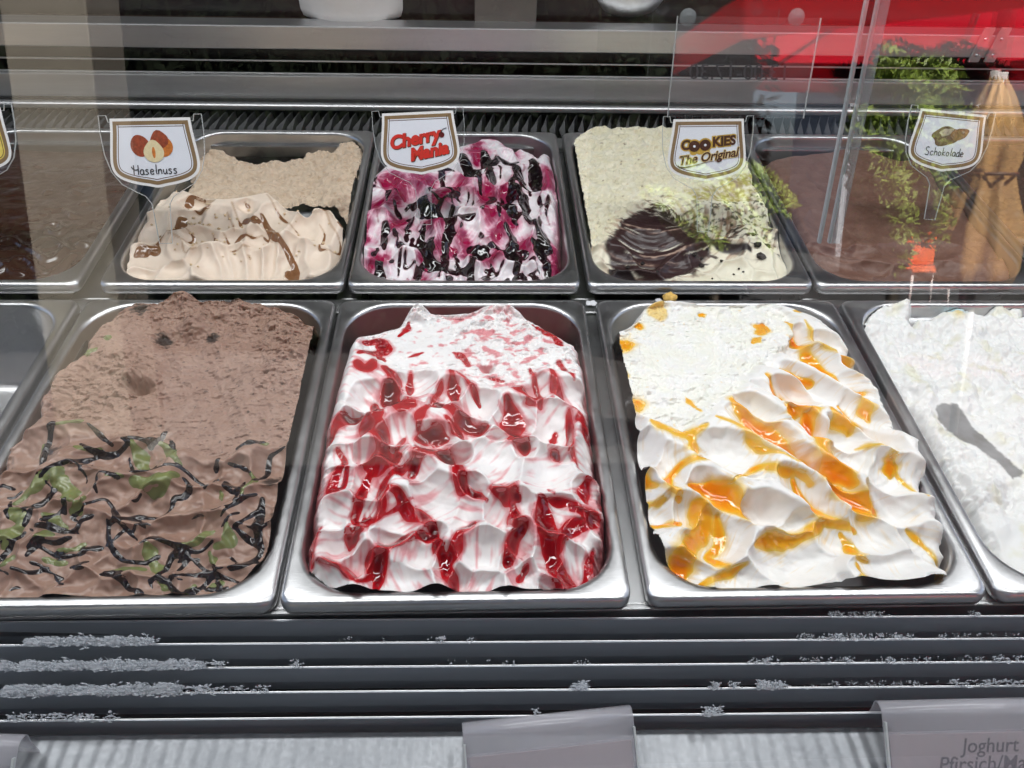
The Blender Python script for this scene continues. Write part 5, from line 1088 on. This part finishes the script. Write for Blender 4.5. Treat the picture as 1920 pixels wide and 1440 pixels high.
n_ = 30000; P_ = np.stack([RNG.uniform(-4.4, 4.4, n_), RNG.uniform(.30, .52, n_), RNG.uniform(.05, 4.0, n_)], 1); a_ = RNG.normal(size=(n_, 3)) * .032; b_ = RNG.normal(size=(n_, 3)) * .016
mesh_np('foliage', np.stack([P_ - a_, P_ + b_, P_ + a_, P_ - b_], 1).reshape(-1, 3), np.arange(4 * n_).reshape(n_, 4), M['leaf_dark'], hd, False); box('backdrop_core', (-4.3, -.35, .01), (4.3, .35, 3.9), M['leaf_dark'], hd, .1)
def shrub(px, py, dist, rad, label, mat, n=5500):
    c = mirror(px, py, dist); r = empty('shrub', (c.x, c.y, gz), label, 'shrub'); leafball('foliage', r, n, (0, 0, c.z - gz), rad, .026, mat)
    tube('stem', [(0, 0, 0), (.02, 0, (c.z - gz) * .5), (0, 0, c.z - gz)], .025, plain('bark', (.06, .045, .03), .8), r, 7); return r
shrub(1695, 305, 3.6, (.19, .19, .36), 'upright bright green shrub mirrored beside the Schokolade sign', M['leaf_bright'])
shrub(1345, 400, 3.6, (.26, .2, .18), 'low yellow green shrub mirrored in front of the cookie ice cream', M['leaf_bright'])
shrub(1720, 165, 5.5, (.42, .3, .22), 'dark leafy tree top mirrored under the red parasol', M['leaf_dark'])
c = mirror(1830, 200, 17); hs = empty('pale_house', (c.x, c.y, gz), 'pale grey house wall with windows far behind the parasol', 'house')
M['house'] = plain('pale_plaster', (.36, .38, .42), .8, var=.06, scale=1); M['roof'] = plain('slate_roof', (.16, .15, .15), .7)
box('wall', (-2.2, -2.5, 0), (3.6, 0, c.z - gz + .6), M['house'], hs); rf = prism('roof', [(-2.5, 0), (3.9, 0), (.7, 1.2)], -2.7, .2, M['roof'], hs); rf.rotation_euler = (R(90), 0, 0); rf.location = (0, -2.5 + .1, c.z - gz + .601)
for x in (-.9, .3, 1.5): box('window', (x, .001, c.z - gz - .2), (x + .6, .03, c.z - gz + .35), M['black'], hs)
c = mirror(1840, 262, 12.5); lh = empty('low_backdrop', (c.x, c.y, gz), 'added low dark hedge mirrored before the pale house', 'backdrop')  # added to hide the bright lower house wall from the glass
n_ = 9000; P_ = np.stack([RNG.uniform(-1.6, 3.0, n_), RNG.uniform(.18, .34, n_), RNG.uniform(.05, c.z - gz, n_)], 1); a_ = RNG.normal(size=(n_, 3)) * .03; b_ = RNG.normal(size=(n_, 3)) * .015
mesh_np('foliage', np.stack([P_ - a_, P_ + b_, P_ + a_, P_ - b_], 1).reshape(-1, 3), np.arange(4 * n_).reshape(n_, 4), M['leaf_dark'], lh, False); box('backdrop_core', (-1.6, -.2, .01), (3.0, .2, c.z - gz), M['leaf_dark'], lh, .05)
c = mirror(150, 300, 4.2); cb = empty('beige_column', (c.x, c.y, gz), 'plain beige column mirrored over the dark chocolate pan', 'column')
box('shaft', (-.17, -.17, .10), (.17, .17, 2.9), plain('beige_plaster', (.22, .20, .16), .8, var=.1, scale=4), cb, .008); box('foot', (-.21, -.21, 0), (.21, .21, .0995), plain('grey_foot', (.25, .25, .24), .8), cb, .008)
dd = min((abs(mirror(1735, 472, d_ / 20).z - gz - .62), d_ / 20) for d_ in range(60, 260))[1]; c = mirror(1735, 472, dd); M['orange_plastic'] = plain('orange_plastic', (.80, .14, .02), .4, var=.08, scale=5)
ch = empty('orange_chair', (c.x, c.y, gz), 'orange plastic chair on white legs mirrored over the chocolate pan', 'chair')
box('seat', (-.22, -.20, .42), (.22, .20, .46), M['orange_plastic'], ch, .015); box('backrest', (-.22, -.24, .4605), (.22, -.205, .80), M['orange_plastic'], ch, .012)
for x in (-.19, .19):
    for y in (-.16, .16): tube('leg', [(x, y, .42), (x * 1.1, y * 1.1, 0)], .016, M['white_paint'], ch, 8)

c = mirror(1848, 370, 4.3); cp = empty('standin_parasol', (c.x, c.y, gz), 'closed parasol standing in for a golden tan shape mirrored beside the Schokolade sign', 'parasol')  # added stand-in for an unidentified golden shape mirrored in the glass
V = []; F = []; n_ = 40; prof = [(-.42, .03), (-.40, .12), (-.30, .15), (-.12, .14), (.02, .10), (.10, .085), (.16, .10), (.30, .09), (.42, .05), (.50, .015)]
for z_, r_z in prof:
    for k in range(n_):
        a = 2 * math.pi * k / n_; r_k = r_z * (1 + .22 * math.cos(8 * a + 3 * z_) + .06 * math.sin(3 * a)); V.append((r_k * math.cos(a), r_k * math.sin(a), c.z - gz + z_))
for i in range(len(prof) - 1):
    for k in range(n_): F.append((i * n_ + k, i * n_ + (k + 1) % n_, (i + 1) * n_ + (k + 1) % n_, (i + 1) * n_ + k))
F.append(tuple(range(n_))[::-1])
mesh_py('folded_cloth', V, F, plain('golden_tan_cloth', (.46, .27, .10), .6, var=.25, scale=8), cp, True); tube('pole', [(0, 0, 0), (0, 0, c.z - gz + .52)], .02, M['white_paint'], cp, 10)
tube('tie_band', [(.11 * math.cos(R(30 * k)), .11 * math.sin(R(30 * k)), c.z - gz + .10) for k in range(13)], .008, M['darkline'], cp, 6)
